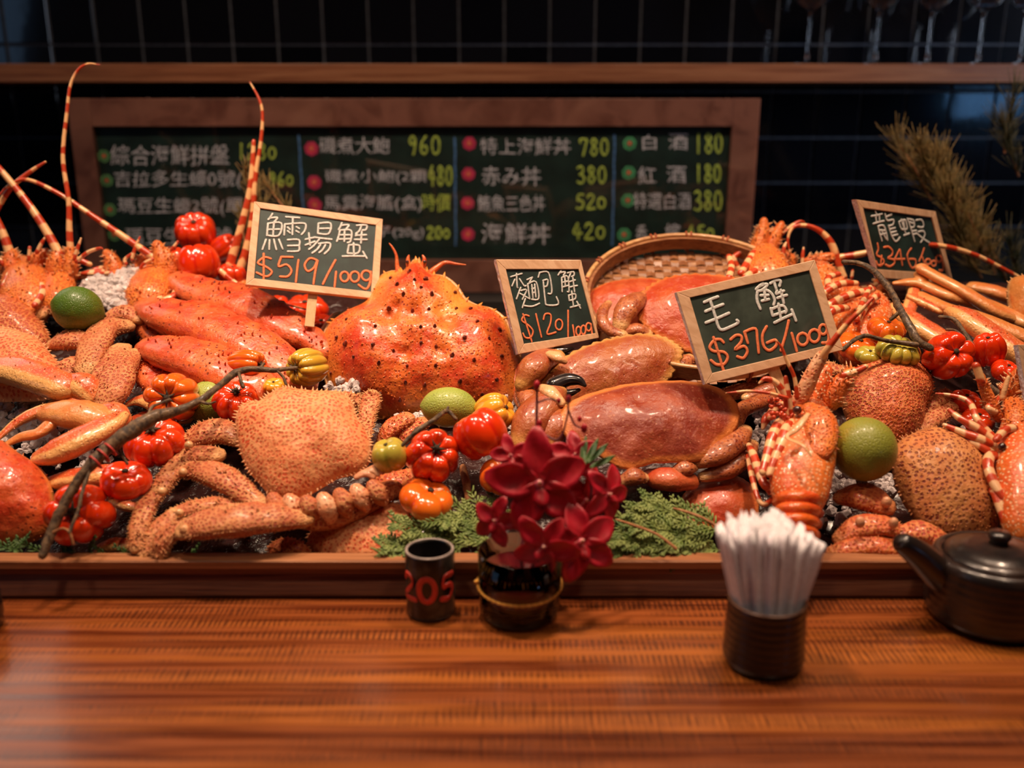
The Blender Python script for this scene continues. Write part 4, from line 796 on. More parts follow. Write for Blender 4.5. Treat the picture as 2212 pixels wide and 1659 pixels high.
for x in (883, 913): vlimb('eyestalk', [(x, 580, 6), (x - 2 if x < 900 else x + 4, 562, 4.5), (x, 552, 2)], MT['king'], T, tk - .005)
for x in (880, 917):
    p = AT(x, 566, tk - .01); m = M(); m.ell(p, 4 * pxs(p), None, 10, 8); m.build('eye', MT['eye'], T)
limb('leg', [(1085, 790, .0, 30), (1125, 830, -.01, 30), (1140, 880, -.02, 22)], MT['king_leg'], T, .8, 14, 8)
limb('leg', [(1128, 835, .01, 9), (1118, 860, .01, 10), (1130, 885, .01, 9)], MT['brown_leg'], T, .8, 10, 4)
limb('leg', [(735, 690, .0, 22), (705, 720, .005, 16), (690, 760, .0, 16)], MT['shell_cream'], T)

# thick king crab legs laid side by side
T = hair('king_crab_bundle', 480, 760, 'bundle of thick spiny red king crab legs left of the king crab shell', 'crab legs')
for pts in ([(385, 608, .012, 26), (440, 640, .02, 42), (520, 665, .024, 50), (600, 705, .022, 48), (665, 735, .018, 34), (700, 760, .012, 24)],
            [(315, 665, .018, 26), (370, 690, .03, 46), (450, 712, .034, 54), (540, 755, .032, 56), (610, 800, .026, 50), (650, 830, .02, 40)],
            [(318, 752, .03, 26), (360, 765, .038, 42), (430, 785, .04, 52), (500, 815, .038, 54), (560, 850, .03, 46)],
            [(300, 765, .02, 16), (310, 800, .018, 28), (350, 835, .016, 34), (420, 860, .01, 34)],
            [(310, 690, .0, 24), (350, 740, .0, 30), (430, 770, .0, 36)]):
    o = limb('leg_segment', pts, MT['king_leg'], T, .86, 90, 9, rough=.09, seg=24, n=8, kend=.35, sk=.5, rk=.55, bk=.22, tri=.12)
    P, R, q = wpts(pts, 8); m = M(); m.tube([P[0] - (P[4] - P[0]) * .28, P[0], P[2]], [R[0] * .5, R[0] * .85, R[2] * .7], 10, .8); m.build('pale_joint', MT['shell_cream'], o)
    rr = random.Random(int(pts[0][1])); m = M()
    for _ in range(26):
        i = rr.randrange(2, len(P) - 2); d = P[i + 1] - P[i - 1]; sx, sy = frame(d, NP); a = rr.uniform(.2, 2.9); u = sx * math.cos(a) + sy * math.sin(a) * .86; p = P[i].lerp(P[i + 1], rr.random()) + u * R[i] * .99; m.cone(p, u, rr.uniform(1.4, 3) * pxs(p), rr.uniform(2, 5) * pxs(p), 5)
    m.build('dark_thorn', MT['spine_dark'], o, kind='stuff')

# ================================================================ HAIRY CRABS
def hairy_legs(T, L, mat='hairy_leg', sp=10, rows=5, name='leg'):
    for pts in L: limb(name, pts, MT[mat], T, .72, 60, sp * .8, rows=rows, rough=.14, seg=16, kend=.5, tri=.10)
T = hair('hairy_crab', 650, 1090, 'large pale hairy crab in front, its round speckled shell tilted up over folded legs', h=-.02)
OH = [(612, 838), (645, 842), (685, 846), (735, 848), (762, 868), (772, 900), (795, 935), (803, 965), (798, 1000), (775, 1022), (730, 1035), (700, 1052), (665, 1072), (630, 1085), (592, 1078), (560, 1045), (535, 1015), (518, 975), (508, 930), (511, 892), (530, 872), (560, 868), (585, 850)]
o, on, O, c, n = dome('carapace', OH, MT['hairy'], T, .065, V((.08, -.66, .74)), .026, .030, None, [(650, 930, 60, 8), (600, 960, 36, 6), (705, 950, 40, 8), (650, 1010, 40, 6), (560, 920, 30, 5)], .0012, 70, 9, 90, 2.6, rim=.93, seed=4)
rr = random.Random(4); spikes(T, 'granule', MT['hairy'], on, [(a, b, rr.uniform(.7, 1.3)) for a, b in inside(OH, 160, rr, .97)], n, 1.6, 1.2, seed=8, k1=1)
for i in range(7): limb('body_flank', [(590 + i * 36, 1078 + (i < 3) * i * 3 - max(0, i - 3) * 9, 0.058, 17), (600 + i * 36, 1098 - max(0, i - 3) * 11, .052, 23), (604 + i * 37, 1118 - max(0, i - 3) * 13, .04, 17)], MT['pale'] if i % 2 else MT['hairy_leg'], T, .8, 16, 5, seg=14, rough=.12)
limb('body_flank', [(620, 1110, .03, 26), (700, 1118, .03, 34), (790, 1085, .03, 32), (850, 1055, .02, 22)], MT['hairy_leg'], T, .8, 20, 5, seg=14, rough=.06)
for i in range(4): limb('gill', [(770 + i * 14, 1030 - i * 8, .06, 7), (790 + i * 13, 1022 - i * 6, .062, 10), (806 + i * 10, 1030 - i * 5, .06, 6)], MT['flesh'], T, .6)
hairy_legs(T, [[(520, 950, .05, 22), (480, 935, .052, 32), (440, 940, .05, 34), (408, 955, .045, 22)], [(470, 985, .05, 20), (430, 985, .048, 24), (395, 990, .045, 16)],
 [(415, 975, .042, 20), (370, 1025, .042, 24), (345, 1060, .042, 20)], [(345, 1060, .04, 18), (315, 1100, .04, 22), (300, 1150, .035, 20), (292, 1185, .03, 12)],
 [(560, 1090, .04, 20), (500, 1045, .045, 30), (440, 1018, .045, 28), (395, 1015, .042, 20)],
 [(560, 1110, .035, 14), (490, 1092, .035, 20), (420, 1098, .035, 20), (375, 1115, .033, 18)], [(378, 1112, .035, 18), (345, 1140, .033, 20), (320, 1170, .03, 18), (312, 1200, .025, 12)],
 [(655, 1118, .045, 28), (590, 1120, .055, 36), (500, 1128, .055, 42), (430, 1138, .052, 34), (398, 1150, .05, 22)], [(405, 1135, .045, 18), (372, 1150, .042, 24), (350, 1175, .038, 20), (345, 1200, .03, 14)],
 [(788, 945, .04, 14), (792, 905, .04, 18), (800, 868, .04, 20), (803, 852, .04, 14)], [(700, 880, .035, 14), (745, 866, .035, 22), (775, 870, .03, 16)]])
for a, b, r in ((400, 1145, 12), (388, 1108, 9), (408, 962, 10), (395, 1020, 10), (350, 1062, 10)):
    p = S(a, b, .056); m = M(); m.ell(p, r * pxs(p), None, 10, 7); m.build('pale_joint', MT['shell_cream'], T)

def simple_crab(px, py, label, outline, mat, h, nrm, H, U, lobes=(), legs=(), nz=.0012, teeth=60, edge=8, rim=.94, gran=250, gsz=2.0, legmat='hairy_leg', seed=11, name='hairy_crab', wave=0, wn=40, pw=2.6, rows=9, sp=6, kk=None):
    T = hair(name, px, py, label, h=h - .03)
    o, on, O, c, n = dome('carapace', outline, MT[mat], T, h, nrm, H, U, None, lobes, nz, 60, edge, teeth, pw, kk, rim, wave, wn, seed)
    if gran: rr = random.Random(seed); spikes(T, 'granule', MT[mat], on, [(a, b, rr.uniform(.6, 1.3)) for a, b in inside(outline, gran, rr, .96)], n, gsz * .9, gsz * .8, seed=seed, k1=.7)
    for pts in legs: limb('leg', pts, MT[legmat], T, .72, 24, sp, rows=rows, rough=.05, seg=12, kend=.4)
    return T, on, n
simple_crab(770, 1190, 'red speckled hairy crab lying under the large pale hairy crab at the tray rim', [(664, 1165), (690, 1140), (740, 1108), (800, 1086), (850, 1088), (885, 1105), (900, 1150), (890, 1200), (820, 1225), (740, 1225), (685, 1205)], 'hairy', .0, V((-.1, -.5, .86)), .02, .02, [(770, 1150, 60, 8)], gran=300, seed=12)
simple_crab(620, 1195, 'small hairy crab claw knuckle just showing above the tray rim', [(580, 1190), (595, 1172), (620, 1166), (650, 1172), (670, 1190), (660, 1210), (600, 1212)], 'hairy_red', .0, V((0, -.6, .8)), .014, .012, gran=90, gsz=3, teeth=30, seed=13)
simple_crab(40, 790, 'pale orange hairy crab at the far left above the snow crab claws', [(-60, 725), (-20, 708), (20, 712), (50, 722), (85, 735), (110, 765), (135, 795), (152, 830), (120, 860), (40, 868), (-60, 860), (-100, 800)], 'hairy', .02, V((.1, -.6, .8)), .026, .02, [(30, 790, 60, 10), (90, 800, 40, 8)], gran=260, seed=14)
simple_crab(30, 700, 'reddish hairy crab behind the pale one at the far left edge', [(-80, 660), (-30, 645), (15, 643), (50, 655), (75, 680), (98, 710), (110, 745), (80, 770), (-20, 770), (-90, 730)], 'hairy_red', .0, V((.1, -.5, .85)), .024, .02, [(20, 700, 50, 10)], gran=200, seed=15)
T = hair('hairy_crab_cluster', 210, 800, 'cluster of bristly hairy crab legs below the dark green lime', 'crab legs')
hairy_legs(T, [[(115, 745, .02, 18), (150, 735, .03, 28), (190, 740, .03, 20)], [(262, 760, .028, 26), (238, 810, .034, 34), (215, 850, .034, 30), (205, 880, .03, 18)], [(292, 765, .034, 18), (262, 800, .042, 34), (245, 850, .042, 36), (225, 885, .036, 22)],
 [(275, 705, .02, 18), (232, 712, .03, 30), (205, 750, .03, 34), (190, 800, .026, 26)], [(225, 700, .012, 16), (265, 678, .02, 22), (300, 690, .018, 16)], [(180, 790, .02, 26), (150, 800, .02, 30), (140, 830, .015, 20)]], 'hairy_leg', 7, 10)
hairy_legs(T, [[(150, 640, -.01, 12), (110, 652, .0, 18), (88, 680, .0, 16)]])
simple_crab(1915, 880, 'orange red hairy crab behind the mottled lime, between two lobsters', [(1815, 860), (1832, 815), (1860, 788), (1900, 770), (1945, 772), (1985, 788), (2010, 815), (2014, 845), (1998, 880), (1990, 925), (1960, 965), (1915, 975), (1870, 960), (1835, 920)], 'hairy_red', .025, V((.05, -.72, .69)), .028, .025, [(1925, 830, 50, 12), (1930, 900, 50, 10)], [[(1990, 900, .01, 14), (2020, 870, .015, 20), (2045, 850, .01, 14)], [(1985, 935, .01, 14), (2020, 905, .015, 20), (2055, 880, .01, 16)], [(1835, 800, .01, 12), (1800, 800, .015, 18), (1790, 790, .01, 14)], [(1545, 860, -.01, 14), (1600, 845, -.005, 20), (1650, 838, -.005, 16)]], gran=420, gsz=2.4, seed=16)
simple_crab(2040, 1060, 'tan hairy crab with dark brown speckles at the right, above the teapot', [(1925, 985), (1940, 955), (1968, 938), (2005, 925), (2045, 930), (2085, 952), (2120, 985), (2135, 1030), (2152, 1075), (2165, 1120), (2130, 1165), (2060, 1175), (2000, 1150), (1958, 1100), (1932, 1045)], 'hairy_dark', .03, V((.0, -.70, .71)), .030, .03, [(2040, 1010, 60, 12), (2080, 1090, 60, 8)], gran=420, gsz=2.4, rim=.88, seed=17)
T = hair('hairy_crab_cluster', 860, 930, 'reddish fuzzy crab leg joints between the king crab shell and green bell fruit', 'crab legs')
hairy_legs(T, [[(825, 955, .01, 14), (845, 925, .02, 20), (880, 905, .02, 18)], [(850, 965, .0, 14), (880, 935, .01, 22), (915, 915, .01, 18)], [(815, 1030, .01, 20), (850, 1040, .015, 26), (890, 1030, .01, 20)], [(840, 1070, -.01, 16), (880, 1060, -.005, 20), (920, 1050, -.01, 14)]], 'hairy_red', 7, 9)
T = hair('hairy_crab_cluster', 1900, 1150, 'knobbly red and cream hairy crab claws between the straw cup and teapot', 'crab legs')
hairy_legs(T, [[(1820, 1075, .02, 22), (1865, 1075, .03, 36), (1910, 1095, .03, 26)], [(1815, 1165, .015, 18), (1860, 1140, .025, 28), (1920, 1140, .028, 24), (1950, 1160, .02, 16)], [(1930, 1165, .02, 18), (1990, 1150, .03, 26), (2040, 1175, .025, 22), (2070, 1195, .02, 16)],
 [(1800, 1195, .01, 18), (1860, 1180, .02, 24), (1930, 1185, .02, 24), (1990, 1205, .01, 18)], [(2100, 900, -.01, 12), (2060, 890, -.01, 14)]], 'hairy_red', 8, 9)
for a, b in ((1915, 1085), (1858, 1128), (1930, 1130)):
    p = S(a, b, .045); m = M(); m.ell(p, (11 * pxs(p), 10 * pxs(p), 13 * pxs(p)), None, 10, 8); m.build('pink_joint', MT['flesh'], T)

# ================================================================ BROWN CRABS
def pie(px, py, label, outline, mat, h, nrm, H, U, lobes, legs=(), claws=(), seed=21, wave=.9, rim=.84, wn=30):
    T = hair('brown_crab', px, py, label, h=h - .03)
    dome('carapace', outline, MT[mat], T, h, nrm, H * .58, U * .6, None, lobes, .0016, 38, 0, 0, 2.0, None, rim, wave, wn, seed, .85)
    for pts in legs: limb('leg', pts, MT['brown_leg'], T, .8, 16, 4, rough=.06, seg=12, kend=.7, sk=.6)
    for palm, f1, f2 in claws:
        o = limb('claw', palm, MT['brown_tan'], T, .8, 0, seg=14, rough=.03, kend=.8)
        for f in (f1, f2): limb('claw_tip', f, MT['claw_black'], o, .8, 0, seg=10)
    return T
T = pie(1380, 1040, 'largest dark red brown crab in front, lying flat with a smooth oval shell', [(1205, 905), (1218, 880), (1250, 858), (1300, 842), (1350, 830), (1410, 824), (1470, 822), (1530, 830), (1570, 848), (1592, 872), (1598, 905), (1585, 935), (1560, 958), (1540, 985), (1510, 996), (1460, 1000), (1410, 1002), (1365, 1014), (1330, 1008), (1290, 985), (1250, 965), (1218, 940)], 'brown', .055, V((.05, -.62, .78)), .030, .022,
 [(1330, 890, 55, 6), (1450, 870, 50, 6), (1400, 930, 40, 8), (1480, 920, 40, 5), (1300, 940, 40, 5), (1395, 975, 16, -2), (1375, 880, 14, -4)],
 [[(1500, 1000, .03, 16), (1545, 985, .04, 26), (1590, 955, .04, 26), (1610, 930, .035, 16)], [(1520, 1030, .02, 14), (1570, 1015, .025, 24), (1610, 985, .025, 22), (1625, 960, .02, 14)], [(1590, 930, .02, 12), (1600, 890, .02, 18), (1640, 870, .01, 18), (1690, 850, .0, 14)], [(1455, 1025, .03, 14), (1480, 1012, .035, 20), (1495, 1010, .03, 14)],
  [(1345, 1040, .035, 14), (1370, 1030, .04, 22), (1390, 1032, .035, 14)], [(1610, 860, .0, 10), (1650, 845, .0, 18), (1690, 838, .0, 14)]],
 [([(1125, 960, .04, 26), (1150, 915, .05, 44), (1185, 870, .055, 36), (1205, 845, .05, 22)], [(1196, 832, .056, 20), (1225, 820, .06, 17), (1250, 822, .06, 12), (1263, 832, .058, 5)], [(1200, 850, .05, 14), (1225, 850, .05, 11), (1250, 842, .05, 5)]),
  ([(1180, 960, .04, 26), (1200, 920, .05, 34), (1215, 890, .05, 22)], [(1215, 900, .03, 6), (1220, 905, .03, 5)], [(1215, 905, .03, 6), (1220, 910, .03, 5)])])
limb('belly', [(1400, 1030, .02, 20), (1440, 1036, .03, 30), (1490, 1040, .02, 22)], MT['brown_red'], T, .8, 6, 4, rough=.1)
o = limb('pale_claw_patch', [(1172, 838, .066, 12), (1188, 848, .07, 17), (1212, 870, .066, 11)], MT['shell_cream'], T, .7)
T = pie(1320, 830, 'tan brown crab with a cream frilled shell edge, below the 120 price sign', [(1155, 845), (1170, 815), (1200, 785), (1240, 758), (1290, 738), (1340, 726), (1390, 720), (1432, 726), (1462, 742), (1476, 758), (1470, 785), (1450, 815), (1425, 845), (1380, 870), (1300, 885), (1220, 880), (1170, 870)], 'brown_tan', .03, V((.0, -.72, .69)), .028, .02,
 [(1270, 780, 45, 6), (1370, 770, 45, 6), (1310, 830, 40, 4)], [[(1440, 800, .01, 12), (1470, 790, .015, 18), (1490, 775, .01, 14)], [(1450, 830, .0, 14), (1490, 812, .005, 16), (1520, 815, .0, 12)], [(1128, 835, .01, 16), (1140, 860, .02, 24), (1150, 890, .02, 18)]],
 [([(1130, 830, .03, 20), (1150, 800, .04, 32), (1175, 778, .04, 28), (1205, 770, .035, 18)], [(1200, 758, .036, 10), (1222, 756, .036, 8), (1236, 752, .034, 4)], [(1198, 772, .03, 8), (1215, 770, .03, 6), (1226, 766, .03, 4)])], 22, 2.6, .80, 36)
limb('pale_claw_patch', [(1188, 765, .052, 11), (1205, 772, .055, 14), (1218, 780, .052, 9)], MT['shell_cream'], T, .7)
# bamboo basket
bc0 = S(1500, 640, -.005); TB = thing('bamboo_basket', bc0 + V((0, 0, -.03)), 'shallow round woven bamboo basket behind the signs, holding two red crabs', 'basket')
A_, B_ = PL(1262, 600, bc0, NP), PL(1745, 600, bc0, NP); ctr = S(1502, 680, .0); Rb = 245 * pxs(ctr); nb = V((0, -.42, .907)).normalized(); ex = V((1, 0, 0)); ey = nb.cross(ex).normalized()
def bk(a, r, z): return ctr + (ex * math.cos(a) + ey * math.sin(a)) * r + nb * z
for r0, z0_, r1, z1_, nm, mt in ((Rb, .014, Rb * 1.0, .030, 'rim_band', 'bamboo'), (Rb * .965, .012, Rb * .965, .030, 'inner_band', 'bamboo_d')):
    m = M(); n = 90; vs = []
    for i in range(n):
        a = 2 * math.pi * i / n; vs += [bk(a, r0, z0_), bk(a, r1, z1_), bk(a, r1 - .0045, z1_), bk(a, r0 - .0045, z0_)]
    m.add(vs, [(i * 4 + j, i * 4 + (j + 1) % 4, ((i + 1) % n) * 4 + (j + 1) % 4, ((i + 1) % n) * 4 + j) for i in range(n) for j in range(4)]); m.build(nm, MT[mt], TB, False)
m = M(); m.tube([bk(2 * math.pi * i / 90, Rb * .985, .031) for i in range(91)], .0035, 8, round_end=False, up=nb); m.build('rim_hoop', MT['bamboo'], TB)
for i in range(18):
    a = 2 * math.pi * (i + .35) / 18
    for q in (-1, 1):
        m = M(); m.tube([bk(a + q * .006 + .02 * math.sin(j * 1.05) * q, Rb * (.985 + .024 * math.cos(j * 1.05)), .021 + .017 * math.sin(j * 1.05)) for j in range(7)], .0018, 6, round_end=False); m.build('rattan_binding', MT['rattan'], TB)
def bowl(r): return .006 - .016 * max(0, 1 - (r / Rb) ** 2)
sw = .0125; cnt = int(Rb / sw)
for ax in (0, 1):
    for i in range(-cnt, cnt + 1):
        u = i * sw; half = math.sqrt(max(0, (Rb * .96) ** 2 - u * u))
        if half < .02: continue
        m = M(); n = max(6, int(half * 2 / .006)); vs = []
        for j in range(n + 1):
            v = -half + 2 * half * j / n; x, y = (u, v) if ax == 0 else (v, u); z = bowl(math.hypot(x, y)) + .0016 * math.cos(math.pi * (v / sw)) * (1 if (i + ax) % 2 else -1)
            p = ctr + ex * x + ey * y + nb * z; wv = (ex if ax == 0 else ey) * sw * .46; vs += [p - wv, p + wv, p + wv - nb * .0007, p - wv - nb * .0007]
        m.add(vs, [(j * 4 + k_, j * 4 + (k_ + 1) % 4, (j + 1) * 4 + (k_ + 1) % 4, (j + 1) * 4 + k_) for j in range(n) for k_ in range(4)]); m.build('woven_strip', MT['bamboo_d'], TB, False)
T = pie(1360, 690, 'dark red crab in the bamboo basket beside the 120 price sign', [(1262, 640), (1285, 622), (1320, 608), (1370, 601), (1420, 602), (1455, 618), (1460, 660), (1440, 710), (1390, 735), (1330, 730), (1290, 712), (1268, 680)], 'brown_red', .008, V((0, -.55, .83)), .024, .016, [(1340, 650, 40, 6)],
 [[(1315, 655, .045, 8), (1303, 672, .048, 12), (1302, 695, .046, 13), (1318, 715, .04, 14), (1345, 725, .035, 14)], [(1300, 720, .02, 12), (1330, 735, .02, 16), (1370, 730, .02, 14)]], seed=23)
T = pie(1500, 720, 'orange red crab in the bamboo basket, partly behind the 376 price sign', [(1368, 665), (1378, 640), (1400, 618), (1430, 602), (1475, 592), (1530, 592), (1590, 600), (1640, 630), (1660, 680), (1640, 740), (1580, 770), (1510, 768), (1460, 748), (1415, 725), (1385, 700)], 'brown_red', .035, V((0, -.62, .78)), .030, .022, [(1450, 660, 50, 7), (1540, 650, 50, 7)],
 [[(1340, 705, .035, 18), (1352, 672, .045, 26), (1375, 650, .045, 22), (1388, 640, .04, 12)], [(1350, 718, .03, 10), (1375, 712, .035, 16), (1400, 722, .03, 12)], [(1380, 735, .02, 12), (1410, 738, .02, 14), (1440, 745, .02, 12)]], seed=24, wave=2.6, wn=34, rim=.86)
pie(1560, 1090, 'dark red crab mostly hidden under the front brown crab by the cypress', [(1462, 1110), (1475, 1070), (1500, 1048), (1545, 1030), (1590, 1028), (1625, 1050), (1640, 1090), (1630, 1130), (1570, 1140), (1500, 1140)], 'brown_red', -.005, V((.0, -.5, .86)), .022, .02, [(1560, 1080, 40, 6)], seed=25, wave=.5)

# ================================================================ SNOW CRAB PIECES
def snowpiece(name, label, segs, px, py, cat='crab legs'):
    T = hair(name, px, py, label, cat)
    for nm, pts, mt, sp_, ke in segs: limb(nm, pts, MT[mt], T, .8, sp_, 5, rough=.06, seg=18, n=6, kend=ke, sk=.9, rk=.7 if mt == 'snow' else .3, bk=.9 if mt == 'snow' else .3, tri=.08)
    return T
snowpiece('snow_crab_claw', 'red snow crab claw with a bent wrist, topmost at the left edge', [('claw', [(-50, 810, .04, 24), (10, 800, .045, 34), (70, 815, .05, 38), (135, 838, .05, 36)], 'snow', 40, .2), ('wrist', [(150, 825, .048, 22), (180, 835, .048, 32), (198, 855, .042, 24)], 'snow', 40, .3), ('arm', [(195, 870, .036, 20), (150, 872, .036, 22), (110, 885, .03, 20)], 'snow', 30, .2)], 60, 840)
snowpiece('snow_crab_claw', 'orange snow crab claw with open pincers over the crushed ice', [('palm', [(90, 890, .045, 20), (120, 895, .052, 30), (165, 898, .054, 36), (215, 905, .052, 32)], 'snow_tan', 30, .3), ('fixed_finger', [(100, 885, .05, 15), (60, 900, .05, 14), (25, 922, .048, 10), (-12, 955, .045, 5)], 'snow', 8, .0), ('movable_finger', [(110, 918, .05, 16), (80, 938, .05, 13), (45, 945, .048, 11), (5, 965, .045, 5)], 'snow_tan', 0, .0), ('wrist', [(225, 890, .05, 22), (250, 895, .05, 26), (268, 908, .045, 18)], 'snow', 26, .3)], 120, 930)
snowpiece('snow_crab_piece', 'thick red snow crab leg stub below the open pincers at the left', [('leg_segment', [(85, 990, .045, 20), (120, 978, .05, 30), (180, 950, .054, 32), (240, 918, .052, 26), (262, 900, .05, 18)], 'snow', 50, .3)], 180, 980)
snowpiece('snow_crab_piece', 'orange snow crab leg running under the tied branch', [('leg_segment', [(105, 1045, .02, 16), (160, 1035, .03, 24), (230, 1028, .03, 26), (300, 1030, .02, 20)], 'snow', 14, .5)], 200, 1050)
snowpiece('snow_crab_piece', 'red snow crab leg lying behind the ribbed red fruit at the left', [('leg_segment', [(258, 930, .0, 16), (320, 905, .0, 20), (400, 900, -.01, 20)], 'snow', 14, .1)], 330, 915)
snowpiece('snow_crab_claw', 'small orange claw tip between the hairy legs and the ribbed orange fruit', [('claw', [(270, 878, .02, 4), (290, 868, .02, 10), (320, 868, .02, 18), (345, 885, .02, 16)], 'snow', 0, .2)], 310, 880)
T = hair('crab_shell', 30, 1160, 'bulging orange crab shell at the lower left corner of the tray', 'crab')
dome('carapace', [(-20, 952), (10, 955), (40, 978), (75, 1000), (100, 1025), (115, 1060), (120, 1105), (108, 1145), (70, 1172), (0, 1182), (-80, 1170), (-130, 1100), (-120, 1010), (-70, 960)], MT['king_leg'], T, .03, V((.15, -.7, .7)), .034, .03, None, [(30, 1060, 50, 10), (-10, 1120, 50, 8)], .002, 60, 5, 30, 2.4)
snowpiece('snow_crab_piece', 'red leg piece at the bottom left behind the cypress sprigs', [('leg_segment', [(215, 1190, -.01, 16), (250, 1178, .0, 18), (300, 1180, -.005, 14)], 'snow', 10, .1), ('leg_tip', [(240, 1080, .0, 12), (280, 1095, .0, 14), (310, 1100, -.005, 10)], 'snow', 6, .1)], 250, 1185)
# right hand side
T = snowpiece('snow_crab', 'tan snow crab with long smooth legs at the right edge behind the fruit', [
 ('leg', [(1990, 580, .045, 14), (2010, 592, .045, 13), (2080, 630, .04, 15), (2150, 672, .03, 17), (2190, 690, .02, 15)], 'snow_tan', 0, .4), ('leg', [(1932, 612, .03, 5), (1985, 612, .03, 12), (2050, 640, .03, 16), (2130, 660, .02, 18), (2215, 700, .02, 18)], 'snow_tan', 0, .2),
 ('leg', [(1985, 640, .02, 14), (2050, 668, .035, 14), (2120, 690, .04, 17), (2225, 735, .035, 19)], 'snow_tan', 0, .3), ('leg', [(1985, 595, .03, 12), (1992, 612, .03, 15), (2000, 625, .02, 10)], 'snow_tan', 0, .2),
 ('leg', [(2100, 620, .0, 14), (2150, 632, .005, 18), (2200, 650, .0, 16)], 'snow_tan', 0, .2)], 2190, 690)
dome('carapace', [(2178, 610), (2200, 598), (2240, 596), (2290, 610), (2310, 650), (2290, 690), (2230, 705), (2190, 690), (2175, 650)], MT['snow_tan'], T, .03, V((-.2, -.7, .68)), .022, .02, None, [(2205, 640, 20, 6)], .001, 60, 6, 20)
snowpiece('snow_crab_piece', 'thick red crab leg slanting down to the right edge behind the ribbed fruit', [('leg_segment', [(2050, 672, .03, 16), (2080, 685, .04, 26), (2140, 725, .04, 28), (2215, 775, .035, 28), (2250, 800, .03, 26)], 'snow', 60, .25)], 2130, 740)
snowpiece('snow_crab_piece', 'thick red crab leg behind the big red fruit at the right', [('leg_segment', [(1935, 668, .015, 20), (1975, 700, .02, 26), (2040, 740, .02, 26), (2100, 770, .015, 22)], 'snow', 30, .2), ('leg_segment', [(1975, 625, .02, 12), (1968, 655, .022, 14), (1955, 690, .02, 16)], 'snow', 10, .2)], 2000, 735)
snowpiece('snow_crab_piece', 'slim red crab leg between the lobster head and the tan snow crab', [('leg_segment', [(1965, 640, .03, 8), (1995, 655, .03, 11), (2030, 672, .03, 9)], 'snow', 8, .1)], 2000, 660)
snowpiece('snow_crab_piece', 'short pale red crab leg near the right end of the pile by the fruit', [('leg_segment', [(2190, 830, .0, 26), (2220, 860, .0, 30), (2240, 900, .0, 28)], 'snow', 20, .2)], 2220, 870)

# ================================================================ SPINY LOBSTERS
def lobster(px, py, label, T0=None): return thing('spiny_lobster', S(px, py, -.03), label, 'lobster')
def plimb(T, pts, name='walking_leg', mat='band_leg', seg=8, flat=.9): return limb(name, pts, MT[mat], T, flat, 0, seg=seg, n=5)
# P1 the big upright one
T = lobster(1730, 1120, 'large spiny lobster standing head up behind the straw cup, with a striped tail')
limb('carapace', [(1742, 868, .055, 22), (1746, 885, .062, 38), (1748, 915, .066, 52), (1742, 955, .068, 62), (1734, 1000, .068, 66), (1727, 1045, .064, 64), (1724, 1075, .06, 58)], MT['lobster'], T, .85, 60, 6, seg=26, n=7, rough=.015, kend=.0)
limb('head_plate', [(1752, 885, .10, 20), (1768, 905, .098, 34), (1775, 940, .095, 36), (1772, 975, .092, 26)], MT['lobster_y'], T, .6, 50, 9, seg=16, rough=.08)
limb('pale_groove', [(1745, 895, .120, 5), (1722, 925, .118, 8), (1700, 945, .112, 5), (1735, 962, .120, 5), (1752, 985, .116, 3)], MT['shell_cream'], T, .4)
for i in range(6):
    y = 1078 + i * 24; w_ = 56 - i * 2.0; x = 1724 - i * 2; o = limb('tail_segment', [(x - w_ * .86, y + 8, .050 - i * .003, 9), (x - w_ * .55, y + 1, .072 - i * .003, 14), (x, y - 1, .080 - i * .003, 15), (x + w_ * .6, y + 2, .070 - i * .003, 14), (x + w_ * .9, y + 8, .048 - i * .003, 9)], MT['tail'], T, 1.3, 6, 4, seg=12, n=6)
for a, b in ((1722, 886), ):
    p = S(a, b, .098); m = M(); m.ell(p, (10 * pxs(p),) * 3, None, 16, 12); m.build('eye', MT['eye'], T)
limb('eyestalk', [(1735, 880, .08, 10), (1726, 884, .088, 11)], MT['lobster_y'], T)
t1 = dep(S(1740, 880, .07))
vlimb('antenna_base', [(1725, 868, 17, 0), (1742, 835, 18, -.005), (1758, 800, 16, -.008), (1775, 770, 14, -.01)], MT['pale'], T, t1 - .01, 12, 50, 7)
vlimb('antenna_base', [(1760, 870, 22, .01), (1770, 835, 20, .01), (1785, 800, 14, .01)], MT['lobster'], T, t1, 12, 40, 9)
vlimb('antenna', [(1772, 778, 10, 0), (1790, 750, 8, -.01), (1825, 705, 6.5, -.015), (1858, 672, 5, -.02), (1885, 645, 3.8, -.02)], MT['band'], T, t1 - .02, 8)
vlimb('horn', [(1795, 870, 20), (1812, 835, 22), (1828, 812, 14), (1845, 800, 8)], MT['lobster_y'], T, t1 + .005, 12, 70, 13); vlimb('horn', [(1820, 812, 9), (1850, 802, 9), (1870, 792, 6)], MT['band_leg'], T, t1, 8)
vlimb('antennule', [(1722, 860, 5), (1716, 815, 4.4), (1700, 780, 4), (1688, 750, 3), (1676, 735, 1.4)], MT['band'], T, t1 - .035, 8); vlimb('antennule', [(1700, 860, 4), (1665, 850, 3.6), (1620, 845, 3.4), (1590, 847, 2.6), (1568, 849, 1)], MT['band'], T, t1 - .035, 8)
vlimb('feeler', [(1700, 905, 6), (1697, 860, 6.5), (1680, 830, 7), (1655, 818, 6), (1640, 828, 2.5)], MT['band_leg'], T, t1 - .03, 8); vlimb('feeler', [(1708, 890, 7), (1702, 850, 7), (1697, 815, 4.5)], MT['band_leg'], T, t1 - .03, 8)
